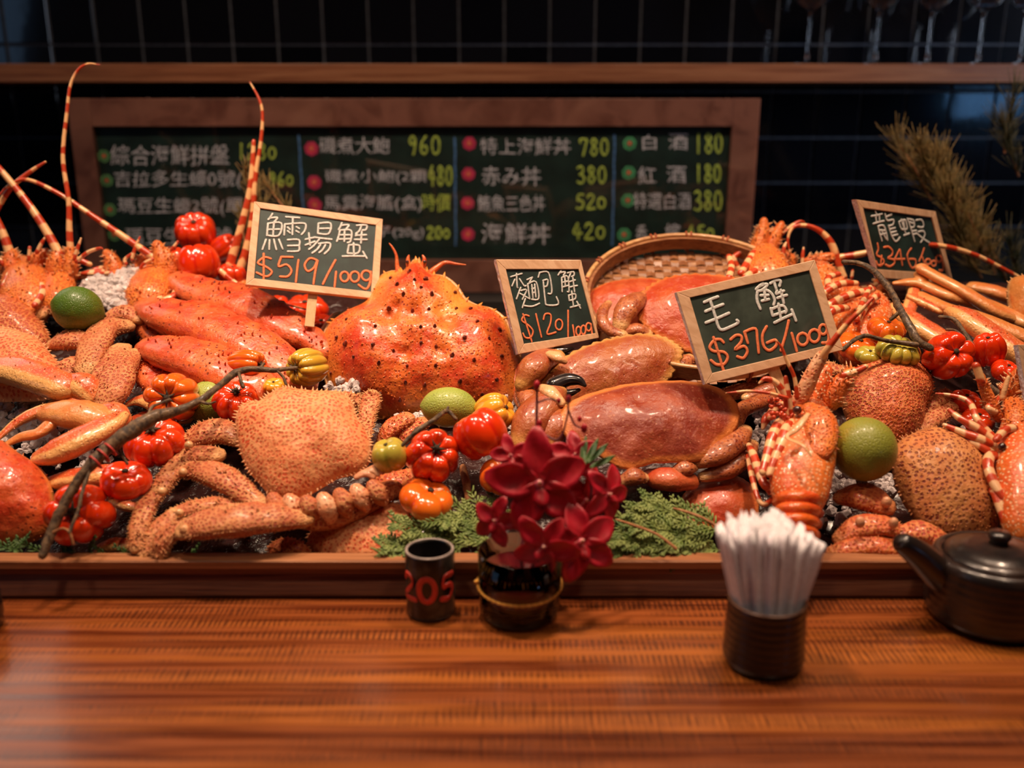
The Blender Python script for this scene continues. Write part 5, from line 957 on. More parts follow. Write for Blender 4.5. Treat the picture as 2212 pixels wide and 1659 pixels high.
for pts in ([(1700, 885, .07, 9), (1668, 895, .075, 10), (1655, 905, .075, 10), (1648, 925, .07, 4)], [(1708, 900, .075, 9), (1682, 915, .08, 11), (1668, 945, .08, 12), (1658, 985, .075, 11), (1648, 1020, .07, 9)], [(1715, 910, .085, 9), (1698, 925, .09, 11), (1688, 960, .088, 13), (1672, 1000, .08, 11), (1662, 1025, .075, 8)],
 [(1680, 1055, .05, 9), (1655, 1050, .052, 10), (1640, 1020, .052, 11), (1628, 985, .05, 10), (1618, 962, .045, 7)], [(1678, 1070, .04, 7), (1650, 1090, .04, 6), (1635, 1070, .042, 6), (1625, 1030, .042, 7), (1616, 985, .04, 6)], [(1704, 888, .08, 8), (1690, 875, .085, 9), (1672, 885, .085, 10), (1662, 900, .085, 9)], [(1690, 1065, .045, 12), (1668, 1060, .045, 13), (1660, 1045, .045, 10)]): plimb(T, pts)
m = M(); rr = random.Random(31)
for _ in range(36):
    p = S(rr.uniform(1662, 1712), rr.uniform(862, 905), .085 + rr.uniform(0, .012)); m.ell(p, rr.uniform(3.5, 6) * pxs(p), None, 8, 6)
m.build('mouthpart_knobs', MT['band_leg'], T, kind='stuff')
for i in range(7):
    p = S(1793 - i * 1.0, 905 + i * 22, .07); m = M(); m.cone(p, V((.8, -.1, .5)), 7 * pxs(p), 16 * pxs(p), 6, .2, 1); m.build('side_thorn', MT['lobster_y'], T)
# P2 right edge
T = lobster(2200, 1120, 'spiny lobster cut by the right edge, its striped legs spread to the left')
limb('carapace', [(2215, 900, .05, 40), (2218, 950, .055, 58), (2222, 1010, .055, 70), (2225, 1080, .05, 66), (2225, 1140, .04, 60)], MT['lobster'], T, .85, 60, 7, seg=24, n=6)
limb('head_plate', [(2185, 860, .06, 16), (2195, 890, .07, 26), (2200, 925, .07, 26)], MT['lobster_y'], T, .7, 50, 10, rough=.08)
vlimb('antenna_base', [(2155, 900, 14), (2140, 870, 14), (2125, 835, 12), (2118, 812, 9)], MT['lobster_y'], T, dep(S(2150, 880, .06)), 12, 40, 9)
vlimb('antenna', [(2120, 825, 9), (2112, 800, 9), (2108, 790, 9)], MT['band'], T, dep(S(2150, 880, .065)), 10); vlimb('horn', [(2180, 850, 20), (2195, 825, 22), (2205, 800, 12)], MT['lobster_y'], T, dep(S(2180, 860, .06)), 12, 60, 12)
vlimb('horn', [(2165, 860, 6), (2172, 835, 6), (2178, 815, 4)], MT['shell_cream'], T, dep(S(2180, 860, .07)), 8)
p = S(2165, 965, .075); m = M(); m.ell(p, (9 * pxs(p),) * 3, None, 16, 12); m.build('eye', MT['eye'], T)
for pts in ([(2145, 945, .06, 9), (2110, 905, .07, 8), (2095, 870, .07, 7), (2060, 855, .07, 5), (2022, 850, .07, 2)], [(2150, 955, .06, 9), (2112, 925, .068, 9), (2075, 905, .07, 8), (2050, 885, .07, 5)], [(2155, 970, .06, 11), (2120, 950, .07, 11), (2080, 935, .07, 9), (2040, 918, .07, 5)], [(2150, 985, .06, 10), (2110, 960, .065, 10), (2060, 940, .06, 8), (2020, 930, .06, 4)],
 [(2165, 990, .06, 12), (2140, 985, .065, 12), (2135, 1010, .065, 12), (2150, 1050, .06, 11), (2170, 1080, .055, 9)], [(2170, 1100, .05, 9), (2150, 1060, .055, 11), (2158, 1090, .05, 10), (2175, 1140, .04, 8), (2180, 1175, .03, 6)], [(2180, 1075, .055, 10), (2185, 1120, .05, 10), (2205, 1165, .04, 8)], [(2160, 1075, .05, 12), (2148, 1062, .052, 13)], [(2150, 890, .06, 8), (2135, 880, .065, 8), (2160, 860, .06, 7)], [(2190, 925, .08, 10), (2170, 930, .08, 10), (2152, 950, .08, 8)]): plimb(T, pts)
# back heads, a helper for lobsters seen from the front behind the pile
def head(px, py, label, bodies, horns=(), ants=(), feelers=(), legs=(), bodymat='lobster_y', h=-.01):
    T = lobster(px, py, label)
    for b in bodies: limb('carapace', b, MT[bodymat], T, .8, 60, 9, seg=18, rough=.06, kend=.0)
    tt = dep(S(px, py, h))
    for b in horns: vlimb('horn', b, MT['lobster_y'], T, tt, 12, 46, 9)
    for b in ants: vlimb('antenna', b, MT['band'], T, tt, 8, k=0)
    for b in feelers: vlimb('feeler', b, MT['band_leg'], T, tt - .02, 6)
    for b in legs: plimb(T, b)
    return T
head(50, 610, 'orange spiny lobster at the far left with two thick striped antennae', [[(45, 575, -.01, 30), (55, 610, .0, 48), (60, 650, .0, 56), (50, 690, -.01, 46)]], [[(22, 610, 20), (24, 580, 22), (25, 555, 16), (22, 542, 9)], [(62, 600, 18), (75, 570, 18), (90, 550, 13), (100, 543, 8)]],
 [[(25, 560, 11), (12, 520, 10), (-5, 480, 9), (-30, 430, 8)], [(95, 548, 8), (130, 548, 8), (165, 560, 7.5), (195, 571, 5)], [(-20, 490, 7), (-10, 460, 6.6), (20, 410, 6), (60, 375, 5), (98, 350, 2.5)]], [[(62, 560, 4), (64, 535, 4)], [(80, 545, 5), (90, 525, 4.5), (100, 510, 2)], [(5, 570, 5), (0, 560, 4), (-12, 570, 3)]], [[(80, 600, .02, 7), (92, 630, .02, 8), (75, 660, .02, 7)], [(20, 590, .02, 6), (8, 620, .02, 7)]])
head(128, 630, 'orange spiny lobster behind the dark green lime, one antenna curving up high', [[(125, 585, -.01, 24), (125, 615, .0, 38), (120, 650, .0, 40)]], [[(122, 600, 18), (120, 575, 20), (124, 555, 16), (128, 545, 10)], [(152, 600, 16), (152, 575, 16), (152, 550, 12), (152, 535, 8)]],
 [[(128, 550, 11), (112, 520, 10), (85, 475, 9), (45, 420, 8), (0, 366, 7), (-40, 320, 5)], [(153, 548, 8), (150, 500, 7), (148, 430, 5.5), (136, 340, 4.8), (145, 240, 4), (152, 185, 3.4), (168, 152, 3), (190, 138, 2.4), (215, 140, 1.2)]], [[(160, 560, 4), (168, 535, 4), (175, 515, 2)], [(165, 565, 4.5), (190, 545, 4.5), (215, 536, 3), (222, 538, 1.6)]], [[(85, 610, .0, 8), (90, 640, .0, 9)], [(160, 600, .0, 8), (200, 590, .0, 9), (235, 588, .0, 7)]])
head(240, 600, 'orange spiny lobster with a crooked spiny horn behind the crushed ice', [[(225, 600, -.02, 22), (250, 602, -.01, 30), (285, 605, -.01, 28)]], [[(262, 610, 18), (248, 585, 22), (242, 562, 17), (232, 548, 11)], [(300, 610, 14), (300, 580, 14), (310, 555, 10)]], [], [[(285, 560, 4), (292, 535, 4), (302, 512, 2)], [(272, 570, 4), (270, 560, 4), (285, 548, 3)], [(240, 590, 5), (200, 592, 4.5), (165, 590, 3)]], [[(180, 592, .0, 6), (220, 580, .0, 7), (250, 585, .0, 6)], [(170, 600, .0, 6), (215, 596, .0, 6)]])
head(335, 620, 'orange spiny lobster left of the ribbed red fruit, a long antenna slanting up left', [[(345, 580, -.01, 26), (330, 610, .005, 42), (320, 645, .01, 48), (305, 680, .0, 30)]], [[(350, 600, 20), (352, 570, 22), (346, 545, 16), (340, 530, 12)], [(372, 590, 16), (365, 560, 14), (355, 542, 9)]],
 [[(350, 570, 10), (320, 548, 8.5), (250, 500, 7), (190, 460, 6), (130, 420, 5), (60, 388, 4), (20, 400, 3), (0, 420, 2)]], [[(330, 560, 4), (310, 570, 4), (300, 585, 3)], [(370, 540, 4), (384, 522, 3)]], [[(360, 610, .02, 8), (345, 640, .02, 9), (340, 665, .02, 8)], [(330, 575, .01, 5), (305, 592, .01, 5)], [(355, 650, .02, 9), (375, 640, .02, 9), (385, 620, .02, 7)]])
T = lobster(510, 640, 'pair of red spiny lobster antennae rising behind the 519 price sign')
limb('carapace', [(480, 610, -.03, 20), (510, 625, -.03, 30), (540, 640, -.03, 26)], MT['lobster'], T, .8, 20, 6)
tt = dep(S(500, 600, -.02))
vlimb('antenna', [(490, 600, 11), (500, 560, 10), (518, 500, 8.5), (538, 420, 7), (545, 360, 6), (548, 305, 4.5)], MT['band'], T, tt); vlimb('antenna', [(515, 590, 10), (532, 540, 9), (545, 470, 7), (552, 380, 5.5), (563, 310, 4.4), (567, 250, 3.6), (560, 215, 3), (540, 178, 1.6)], MT['band'], T, tt)
vlimb('feeler', [(475, 584, 6), (510, 612, 5), (560, 640, 4), (610, 655, 3), (660, 668, 2)], MT['band_leg'], T, tt - .09)
# P3 back middle, behind the 376 sign
head(1650, 580, 'spiny lobster behind the 376 price sign, horns raised beside the basket rim', [[(1655, 545, .03, 26), (1655, 570, .035, 44), (1660, 610, .03, 50), (1670, 650, .0, 44)]], [[(1630, 570, 20), (1640, 530, 19), (1648, 500, 14), (1650, 478, 9)], [(1655, 560, 16), (1668, 530, 15), (1680, 502, 12), (1688, 484, 7)], [(1585, 600, 7), (1582, 570, 8), (1576, 550, 7)], [(1705, 580, 16), (1700, 560, 18), (1695, 548, 10)]],
 [[(1690, 505, 4), (1710, 488, 4), (1728, 478, 3), (1738, 480, 1.4)]], [[(1690, 560, 5), (1694, 535, 4.5), (1698, 524, 2)], [(1733, 570, 4), (1734, 550, 4), (1736, 535, 2)], [(1600, 590, 7), (1585, 560, 7), (1600, 545, 6)]], [[(1610, 600, .05, 9), (1640, 580, .05, 9), (1680, 560, .05, 8)], [(1600, 590, .05, 8), (1620, 560, .05, 9), (1630, 545, .05, 8)], [(1575, 600, .05, 8), (1580, 575, .05, 8), (1575, 555, .05, 8)]])
# P4 behind the sign at right, long antenna sweeping right
T = head(1790, 600, 'spiny lobster right of the 376 price sign with an antenna sweeping to the right edge', [[(1830, 640, .0, 36), (1845, 700, .0, 55), (1860, 760, -.01, 60)], [(1775, 575, .01, 14), (1780, 590, .01, 26), (1800, 630, .01, 36)], [(1890, 640, .02, 18), (1890, 670, .02, 34), (1870, 720, .02, 44), (1850, 770, .01, 40)]], [[(1745, 565, 10), (1770, 560, 12), (1795, 556, 11)], [(1905, 660, 15), (1900, 630, 18), (1905, 605, 12)]],
 [[(1790, 558, 7), (1830, 554, 7.5), (1900, 541, 6.6), (1975, 529, 6), (2045, 533, 5.6), (2110, 552, 5), (2170, 582, 4.4), (2240, 620, 4)], [(1822, 600, 9), (1812, 575, 9), (1798, 530, 8), (1775, 502, 6.5), (1745, 488, 5), (1715, 490, 4), (1702, 515, 3), (1706, 545, 2)]],
 [[(1775, 630, 6), (1800, 615, 6), (1830, 608, 6), (1850, 618, 4)], [(1770, 650, 7), (1830, 630, 7), (1880, 620, 6), (1905, 605, 3)], [(1790, 590, 5), (1775, 575, 5), (1762, 580, 3)], [(1840, 600, 4), (1842, 585, 3.5)]],
 [[(1770, 640, .05, 9), (1810, 615, .055, 9), (1850, 612, .05, 7)], [(1780, 665, .05, 10), (1830, 640, .055, 10), (1885, 625, .05, 8)], [(1790, 620, .05, 8), (1790, 600, .05, 8), (1812, 592, .05, 7)], [(1850, 690, .06, 7), (1865, 650, .06, 7), (1880, 620, .06, 5)], [(1775, 690, .05, 10), (1800, 670, .055, 11), (1830, 665, .05, 8)], [(1895, 640, .05, 8), (1870, 660, .05, 9), (1850, 700, .05, 8)]], 'lobster')
# ================================================================ RIBBED FRUIT (ornamental scarlet eggplants), LIMES
def fruit_obj(px, py, rx, ry, mat, label, h=.045, ribs=7, axis=(0, -.4, .9), calyx=True, depth=.35, flat=.78, k0=0.0, stem_to=None, grp='ribbed ornamental fruit'):
    c = S(px, py, h); s = pxs(c); R = rx * s; n = V(axis).normalized(); ex_ = n.cross(V((0, 1, .3))).normalized(); ey_ = n.cross(ex_); Hh = ry * s * (flat if n.z > .6 else 1) 
    T = thing('ribbed_fruit', c - V((0, 0, min(R, Hh))), label, 'fruit'); m = M(); r_ = random.Random(int(px * 13 + py)); ph = r_.uniform(0, 6); na, nb_ = ribs * 10, 26; vs = []; ks = []
    amp = [r_.uniform(.92, 1.08) for _ in range(ribs)]
    for i in range(nb_ + 1):
        th = math.pi * i / nb_
        for j in range(na):
            a = 2 * math.pi * j / na; u = (j % 10) / 10; rib = abs(math.sin(math.pi * u)) ** .55; g = 1 - depth * .34 * (1 - rib) * max(0.0, math.sin(th)) ** .6
            am = 1 + (amp[(j // 10) % ribs] - 1) * rib
            rr_ = max(0.0, math.sin(th)) ** .82 * g * am; z = math.cos(th)
            z = z * 1.0 - .34 * math.exp(-((th / .42) ** 2)) + .28 * math.exp(-(((math.pi - th) / .38) ** 2)); z *= (1 - .12 * (1 - rib))
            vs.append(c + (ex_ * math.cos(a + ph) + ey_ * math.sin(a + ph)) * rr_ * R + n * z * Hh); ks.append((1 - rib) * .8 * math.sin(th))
    m.add(vs, [(i * na + j, (i + 1) * na + j, (i + 1) * na + (j + 1) % na, i * na + (j + 1) % na) for i in range(nb_) for j in range(na)], 0.0, ks); m.build('flesh', MT[mat], T)
    top = c + n * Hh * .68
    if calyx:
        m = M(); m.tube([top - n * .002, top + n * R * .22], [R * .13, R * .10], 7, round_end=False)
        for i in range(6):
            a = i * 1.05 + ph; d = (ex_ * math.cos(a) + ey_ * math.sin(a)); m.cone(top + n * R * .06, d + n * r_.uniform(-.1, .35), R * .10, R * r_.uniform(.28, .42), 4)
        m.build('calyx', MT['calyx'], T)
    else:
        m = M(); m.ell(top + n * R * .02, (R * .12, R * .12, R * .05), (ex_, ey_, n), 10, 6); m.build('scar', MT['calyx'], T)
    return T
FR = [(423, 500, 46, 50, 'f_red', 'topmost ribbed red fruit at the back left, its dimple facing up', .0, 9, (.05, -.55, .83), False, .35),
 (484, 537, 28, 38, 'f_red', 'red fruit half hidden behind the topmost ribbed red fruit', -.02, 7, (.7, -.2, .5), False, .2),
 (428, 570, 46, 46, 'f_red', 'smooth red fruit just under the topmost one at the back left', .015, 6, (.2, -.3, -.9), False, .25),
 (372, 562, 36, 42, 'f_red', 'red fruit with a dark stem scar beside the lobster at the back left', .0, 7, (.1, .0, 1), True, .3),
 (500, 592, 30, 30, 'f_red', 'small dark red fruit left of the 519 price sign', -.01, 6, (.2, 0, 1), False, .25),
 (375, 860, 58, 62, 'f_or', 'ribbed orange red fruit with its stalk facing out, left of the pale lime', .055, 8, (.05, -.95, .3), True, .4),
 (334, 955, 68, 58, 'f_red', 'wide ribbed red fruit under the tied branch', .05, 8, (.0, -.35, .93), True, .4),
 (272, 1038, 58, 46, 'f_red', 'squat red fruit with two deep grooves right of the tied branch', .055, 5, (.1, -.2, .97), False, .3),
 (173, 1112, 70, 70, 'f_red', 'large ribbed red fruit with a dark star stalk at the lower left', .045, 6, (.1, -.85, .5), True, .5),
 (533, 788, 36, 48, 'f_or', 'orange striped fruit behind the branch, beside the king crab legs', .055, 9, (.9, -.3, .1), True, .4),
 (512, 868, 50, 48, 'f_red', 'ribbed red fruit tucked above the pale hairy crab shell', .055, 8, (.1, -.4, .9), True, .4),
 (663, 792, 42, 48, 'f_ol', 'olive yellow ribbed fruit at the branch end, left of the king crab shell', .06, 10, (-.55, -.8, .1), True, .4),
 (592, 834, 24, 20, 'f_yel', 'small yellow fruit behind the top of the pale hairy crab shell', .05, 7, (0, -.3, 1), False, .3),
 (936, 985, 60, 78, 'f_red', 'big ribbed red fruit below the smooth pale lime at the centre', .06, 7, (.22, -.75, .65), True, .35),
 (1037, 938, 60, 58, 'f_red', 'round glossy red fruit against the yellow one at the centre', .075, 5, (.5, -.2, -.8), False, .22),
 (1068, 893, 44, 46, 'f_yel', 'yellow fruit behind the glossy red one at the centre', .05, 7, (.8, -.2, .5), False, .35),
 (842, 983, 40, 50, 'f_gr', 'yellow green bell shaped fruit right of the pale hairy crab', .07, 4, (-.3, -.1, .95), False, .3),
 (924, 1078, 62, 46, 'f_or', 'orange fruit resting on the cypress leaves at the centre', .04, 5, (.3, -.2, .93), False, .3),
 (1080, 1028, 48, 46, 'f_or', 'orange red fruit behind the crimson orchids', .045, 6, (.2, -.3, .9), False, .3),
 (660, 668, 48, 34, 'f_red', 'dark red fruit in shadow behind the stake of the 519 price sign', -.03, 8, (0, -.3, 1), False, .3),
 (600, 655, 24, 18, 'f_red', 'small dark red fruit under the 519 price sign', -.03, 6, (0, -.3, 1), False, .2),
 (695, 705, 36, 28, 'f_red', 'shaded red fruit right of the 519 price sign stake', -.03, 6, (0, -.3, 1), False, .25),
 (1915, 712, 40, 34, 'f_or', 'flattened orange fruit behind the yellow green ribbed one at the right', .06, 7, (.1, -.2, .97), False, .3),
 (1852, 750, 50, 34, 'f_or', 'orange red fruit beside the lower corner of the 376 price sign', .03, 7, (.2, -.3, .9), False, .3),
 (1940, 757, 48, 34, 'f_gr', 'wrinkled yellow green ribbed fruit at the right', .07, 11, (.1, -.3, .95), False, .5),
 (1878, 768, 30, 22, 'f_gr', 'small green fruit left of the wrinkled yellow green one', .055, 6, (0, -.3, 1), False, .3),
 (2047, 768, 54, 56, 'f_red', 'large red fruit with deep star shaped grooves at the right', .065, 6, (.05, -.85, .45), False, .5),
 (2135, 755, 36, 52, 'f_red', 'tall red fruit second from the right edge', .065, 6, (-.2, -.1, .97), False, .35),
 (2172, 802, 32, 30, 'f_red', 'small red fruit nearest the right edge', .06, 5, (.2, -.3, .9), False, .25),
 (2085, 868, 34, 32, 'f_red', 'shaded red fruit behind the striped legs of the right hand lobster', .0, 6, (0, -.3, 1), False, .25),
 (2112, 908, 36, 30, 'f_red', 'lower shaded red fruit behind the right hand lobster legs', .0, 6, (0, -.3, 1), False, .25)]
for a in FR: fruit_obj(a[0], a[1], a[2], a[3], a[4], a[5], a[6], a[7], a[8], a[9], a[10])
def lime(px, py, rx, ry, mat, label, h, ax=(1, -.2, .2)):
    c = S(px, py, h); s = pxs(c); n = V(ax).normalized(); ex_ = n.cross(V((0, 1, .2))).normalized(); ey_ = n.cross(ex_); m = M(); na, nb_ = 40, 26; vs = []
    for i in range(nb_ + 1):
        th = math.pi * i / nb_; z = math.cos(th); r = math.sin(th); z += .07 * math.exp(-(th / .22) ** 2) - .05 * math.exp(-((math.pi - th) / .2) ** 2)
        for j in range(na):
            a = 2 * math.pi * j / na; w_ = 1 + .012 * noise.noise(V((math.cos(a) * 2, math.sin(a) * 2, z * 2 + px))); vs.append(c + ((ex_ * math.cos(a) + ey_ * math.sin(a)) * r * ry * s + n * z * rx * s) * w_)
    m.add(vs, [(i * na + j, (i + 1) * na + j, (i + 1) * na + (j + 1) % na, i * na + (j + 1) % na) for i in range(nb_) for j in range(na)])
    T = thing('lime', c - V((0, 0, ry * s)), label, 'fruit'); m.build('peel', MT[mat], T)
    m = M(); m.ell(c + n * rx * s * 1.04, (rx * s * .07,) * 3, None, 8, 6); m.build('stem_end', MT['calyx'], T)
lime(168, 668, 53, 49, 'lime', 'dark green lime on the crushed ice at the upper left', .055, (.9, .2, -.3)); lime(456, 868, 52, 48, 'lime_y', 'pale green lime partly hidden behind the branch', .025, (.7, .3, .4))
lime(970, 880, 60, 44, 'lime_y', 'smooth pale green lime against the foot of the king crab shell', .05, (1, .0, -.05)); lime(1866, 970, 70, 69, 'lime_r', 'mottled round lime between the upright lobster and the tan hairy crab', .07, (.2, .9, .4))

# ================================================================ BRANCHES
T = thing('dry_branch', S(100, 1190, .03), 'dry brown branch tied with red bands, slanting up from the lower left', 'branch')
def br(T, pts, nm='branch', mat='bark', rough=.3, seg=9, n=6): return limb(nm, pts, MT[mat], T, 1.0, 0, rough=rough, seg=seg, n=n)
br(T, [(92, 1200, .055, 9), (115, 1140, .07, 11), (140, 1085, .085, 12), (165, 1045, .095, 11), (195, 1005, .105, 13), (230, 970, .11, 14), (285, 930, .115, 17), (335, 900, .115, 15), (390, 885, .11, 9), (440, 860, .11, 8), (480, 828, .105, 7), (510, 805, .10, 8), (545, 797, .10, 7), (590, 800, .10, 6), (620, 797, .10, 5), (640, 795, .10, 4)])
br(T, [(320, 900, .118, 4), (328, 880, .12, 3.5), (345, 872, .115, 3), (365, 864, .11, 4)], 'side_twig'); br(T, [(250, 965, .10, 4), (265, 985, .095, 3), (275, 1002, .09, 3)], 'side_twig'); br(T, [(200, 1000, .105, 5), (185, 1040, .10, 4), (175, 1075, .095, 4), (170, 1100, .09, 4), (150, 1150, .08, 4)], 'side_twig')
br(T, [(515, 805, .1, 4), (520, 820, .1, 4), (525, 835, .095, 5)], 'side_twig'); br(T, [(560, 800, .10, 4), (570, 785, .1, 3)], 'side_twig'); br(T, [(435, 868, .11, 4), (450, 872, .11, 3), (465, 868, .11, 2)], 'side_twig'); br(T, [(600, 802, .1, 3), (612, 815, .095, 3), (618, 830, .09, 3)], 'side_twig')
br(T, [(115, 1150, .075, 3), (135, 1142, .08, 3), (150, 1150, .08, 3), (158, 1175, .07, 3)], 'side_twig', 'twig', .1)
for x, y in ((205, 1000), (222, 985), (237, 972)):
    m = M(); p = S(x, y, .108); s = pxs(p); d = (S(230, 970, .11) - S(195, 1005, .105)).normalized(); sx, sy = frame(d, NP)
    m.tube([p + (sx * math.cos(a) + sy * math.sin(a)) * 17 * s + d * 3 * s * math.sin(a * .5) for a in [2 * math.pi * i / 20 for i in range(21)]], 2.6 * s, 6, round_end=False); m.build('red_band', MT['band_r'], T)
T = thing('dry_branch', S(2010, 760, .03), 'curved dry stem holding the red fruit at the right', 'branch')
br(T, [(1822, 566, .11, 5), (1860, 570, .11, 6), (1895, 592, .11, 7), (1925, 630, .105, 8), (1945, 670, .10, 8), (1965, 705, .095, 9), (1982, 735, .09, 9), (2010, 752, .085, 8)]); br(T, [(1822, 755, .10, 5), (1845, 735, .10, 5), (1870, 725, .10, 5), (1900, 733, .095, 5), (1930, 738, .09, 5), (1980, 745, .09, 6)], 'side_twig'); br(T, [(1925, 690, .09, 4), (1945, 672, .1, 4)], 'side_twig')
br(T, [(2030, 685, .08, 4), (2060, 690, .08, 5), (2080, 715, .08, 5), (2100, 745, .08, 5)], 'side_twig'); br(T, [(2090, 800, .06, 5), (2130, 830, .055, 7), (2170, 860, .05, 8)], 'branch'); br(T, [(2045, 712, .08, 3), (2070, 718, .08, 3), (2095, 755, .08, 4)], 'side_twig')
T = thing('dry_branch', S(890, 950, .05), 'short forked dry stem between the red fruit at the centre', 'branch')
br(T, [(870, 962, .10, 4), (885, 945, .105, 5), (910, 925, .11, 6), (940, 905, .11, 5), (965, 888, .105, 5), (985, 905, .10, 4)]); br(T, [(882, 945, .106, 2), (895, 930, .11, 2), (902, 922, .11, 1.5)], 'side_twig'); br(T, [(965, 890, .105, 4), (968, 880, .108, 3)], 'side_twig'); br(T, [(1000, 1010, .02, 8), (1008, 1050, .02, 9), (1012, 1080, .02, 8)], 'branch', 'twig')

# ================================================================ CYPRESS AND PINE SPRIGS
def frond(m, P, d, up, L, rr, s, lvl=0):
    """flat scale leaf frond: a spray of short stubby branchlets on both sides of a rib"""
    n_ = max(4, int(L / (7.5 * s))); side = d.cross(up).normalized(); p = V(P); pts = [p.copy()]
    for i in range(n_): p = p + (d + side * rr.uniform(-.06, .06) + up * rr.uniform(-.05, .05)).normalized() * L / n_; pts.append(p.copy())
    m.tube(pts, [2.0 * s * (1 - .5 * i / n_) for i in range(n_ + 1)], 5, .6, up=up, round_end=False)
    for i in range(1, n_ + 1):
        for sg in (-1, 1):
            l = L * (.36 if lvl == 0 else .5) * (1 - .55 * i / n_) * rr.uniform(.6, 1.2)
            dd = (d * .8 + side * sg * .8 + up * rr.uniform(-.15, .3)).normalized()
            if lvl == 0 and l > 16 * s: frond(m, pts[i], dd, up, l, rr, s, 1)
            else:
                q = pts[i]; m.tube([q, q + dd * l * .5, q + (dd + d * .25).normalized() * l], [1.5 * s, 1.9 * s, 1.0 * s], 4, .6, up=up, round_end=False)
def cypress(T, spec, mat, seed, nm='foliage'):
    rr = random.Random(seed); m = M(); tw = M()
    for x0_, y0_, h0, x1_, y1_, h1 in spec:
        a, b = S(x0_, y0_, h0), S(x1_, y1_, h1); s = pxs(a); up = (V((rr.uniform(-.3, .3), -.55, .8))).normalized(); frond(m, a, (b - a).normalized(), up, (b - a).length, rr, s * 1.45)
    m.build(nm, MT[mat], T, kind='stuff')
T = thing('cypress_sprig', S(930, 1180, .0), 'bright green cypress sprig left of the crimson orchids', 'greenery')
cypress(T, [(1010, 1150, .02, 900, 1090, .045), (1000, 1165, .02, 850, 1130, .04), (1010, 1180, .015, 830, 1180, .03), (1040, 1140, .02, 960, 1070, .045), (1060, 1150, .02, 1020, 1065, .04), (980, 1190, .01, 880, 1160, .035), (1060, 1170, .02, 960, 1120, .035), (1090, 1140, .02, 1060, 1060, .035), (1080, 1185, .015, 990, 1165, .03), (940, 1195, .01, 820, 1195, .03), (1000, 1120, .03, 915, 1130, .05)], 'cypress', 41)
m = M(); m.tube([S(1090, 1185, .02), S(1010, 1160, .02), S(940, 1140, .025)], [.0018, .0014, .001], 6); m.build('twig', MT['twig'], T)
T = thing('cypress_sprig', S(1430, 1180, .0), 'green cypress sprig with brown twigs right of the crimson orchids', 'greenery')
cypress(T, [(1560, 1150, .02, 1400, 1085, .045), (1540, 1130, .02, 1470, 1085, .04), (1500, 1140, .02, 1360, 1110, .045), (1540, 1170, .02, 1380, 1140, .04), (1500, 1185, .015, 1330, 1165, .035), (1560, 1190, .01, 1440, 1180, .03), (1420, 1190, .015, 1310, 1190, .03), (1400, 1150, .03, 1325, 1110, .05), (1480, 1165, .03, 1400, 1190, .03), (1350, 1150, .02, 1300, 1180, .03), (1460, 1110, .02, 1370, 1090, .04)], 'cypress', 42)
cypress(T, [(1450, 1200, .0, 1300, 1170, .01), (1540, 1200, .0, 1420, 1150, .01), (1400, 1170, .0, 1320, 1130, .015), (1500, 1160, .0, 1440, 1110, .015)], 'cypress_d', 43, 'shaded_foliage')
for pts in ([(1570, 1150, .05, 3.5), (1520, 1120, .055, 3), (1480, 1105, .055, 3), (1455, 1098, .055, 2)], [(1460, 1185, .05, 3.5), (1420, 1155, .055, 3), (1370, 1135, .055, 3), (1330, 1122, .055, 2)]): limb('twig', pts, MT['twig'], T, 1)
T = thing('cypress_sprig', S(200, 1190, .0), 'row of dark green cypress tips along the tray rim at the lower left', 'greenery')
cypress(T, [(100, 1200, .0, 40, 1165, .03), (60, 1205, .0, -20, 1170, .03), (130, 1200, .01, 170, 1155, .04), (190, 1205, .01, 205, 1160, .04), (230, 1205, .0, 200, 1180, .02), (290, 1205, .0, 250, 1180, .02), (340, 1205, .0, 300, 1182, .02), (410, 1208, .0, 430, 1178, .02), (20, 1200, .0, 60, 1160, .03), (370, 1208, .0, 340, 1185, .02), (160, 1205, .0, 140, 1175, .03), (260, 1208, .0, 290, 1180, .02)], 'cypress_d', 44)
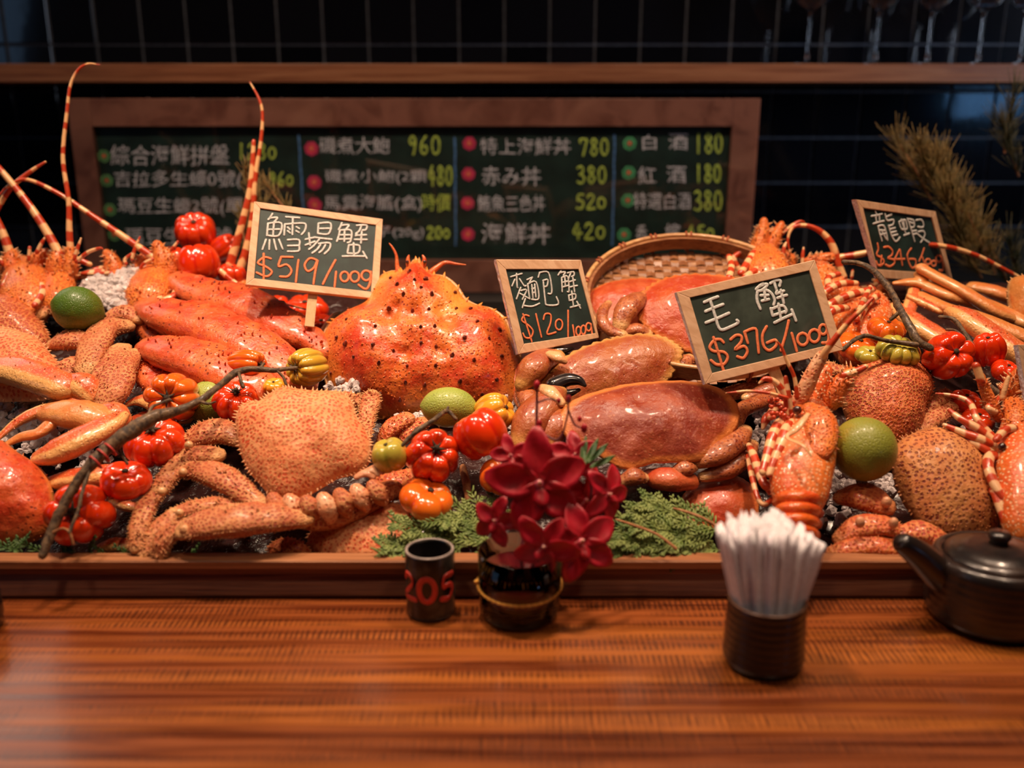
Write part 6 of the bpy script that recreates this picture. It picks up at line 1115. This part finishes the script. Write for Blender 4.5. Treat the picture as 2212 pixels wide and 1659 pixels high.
def pine(name, spec, mat, label, seed, Y, nn=46):
    rr = random.Random(seed); q0 = PL(spec[0][0], spec[0][1], V((0, Y, 0)), BN); T = thing(name, q0, label, 'greenery'); m = M(); tw = M()
    for x0_, y0_, x1_, y1_, ln in spec:
        a = PL(x0_, y0_, V((0, Y, 0)), BN); b = PL(x1_, y1_, V((0, Y + rr.uniform(-.04, .04), 0)), BN); tw.tube([a, a.lerp(b, .5) + V((0, rr.uniform(-.01, .01), 0)), b], [.0022, .0016, .001], 6); d = (b - a).normalized(); s = pxs(a)
        for i in range(nn):
            u = rr.random(); p = a.lerp(b, u); dd = (d * rr.uniform(.5, 1.3) + V((rr.uniform(-1, 1), rr.uniform(-1, 1), rr.uniform(-1, 1))) * .62).normalized(); l = ln * s * rr.uniform(.6, 1.2)
            m.tube([p, p + dd * l * .5, p + (dd + V((0, 0, .12))).normalized() * l], [.0007, .0006, .0003], 3, round_end=False)
    tw.build('twig', MT['twig'], T, kind='stuff'); m.build('needles', MT[mat], T, kind='stuff')
pine('pine_sprig', [(560, 560, 530, 360, 34), (575, 480, 540, 400, 36), (600, 560, 560, 420, 34), (640, 480, 570, 390, 36), (590, 540, 545, 440, 32), (540, 560, 520, 460, 32)], 'pine', 'dry brown pine sprig behind the 519 price sign', 51, 1.55, 90)
pine('pine_sprig', [(2010, 430, 1935, 300, 60), (2030, 420, 1985, 310, 62), (2060, 430, 2030, 340, 60), (2080, 460, 2000, 350, 70), (2110, 520, 2050, 390, 70), (2130, 560, 2080, 440, 70), (2150, 590, 2100, 480, 70), (2120, 600, 2060, 500, 70), (2100, 560, 2040, 420, 70)], 'pine', 'large dry brown pine branch behind the 346 price sign', 52, 1.58, 150)
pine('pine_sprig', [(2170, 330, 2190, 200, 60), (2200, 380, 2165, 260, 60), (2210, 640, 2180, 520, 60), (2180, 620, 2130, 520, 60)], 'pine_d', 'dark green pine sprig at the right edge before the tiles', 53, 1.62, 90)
for o in bpy.data.objects:
    if '_w' in o: del o['_w']
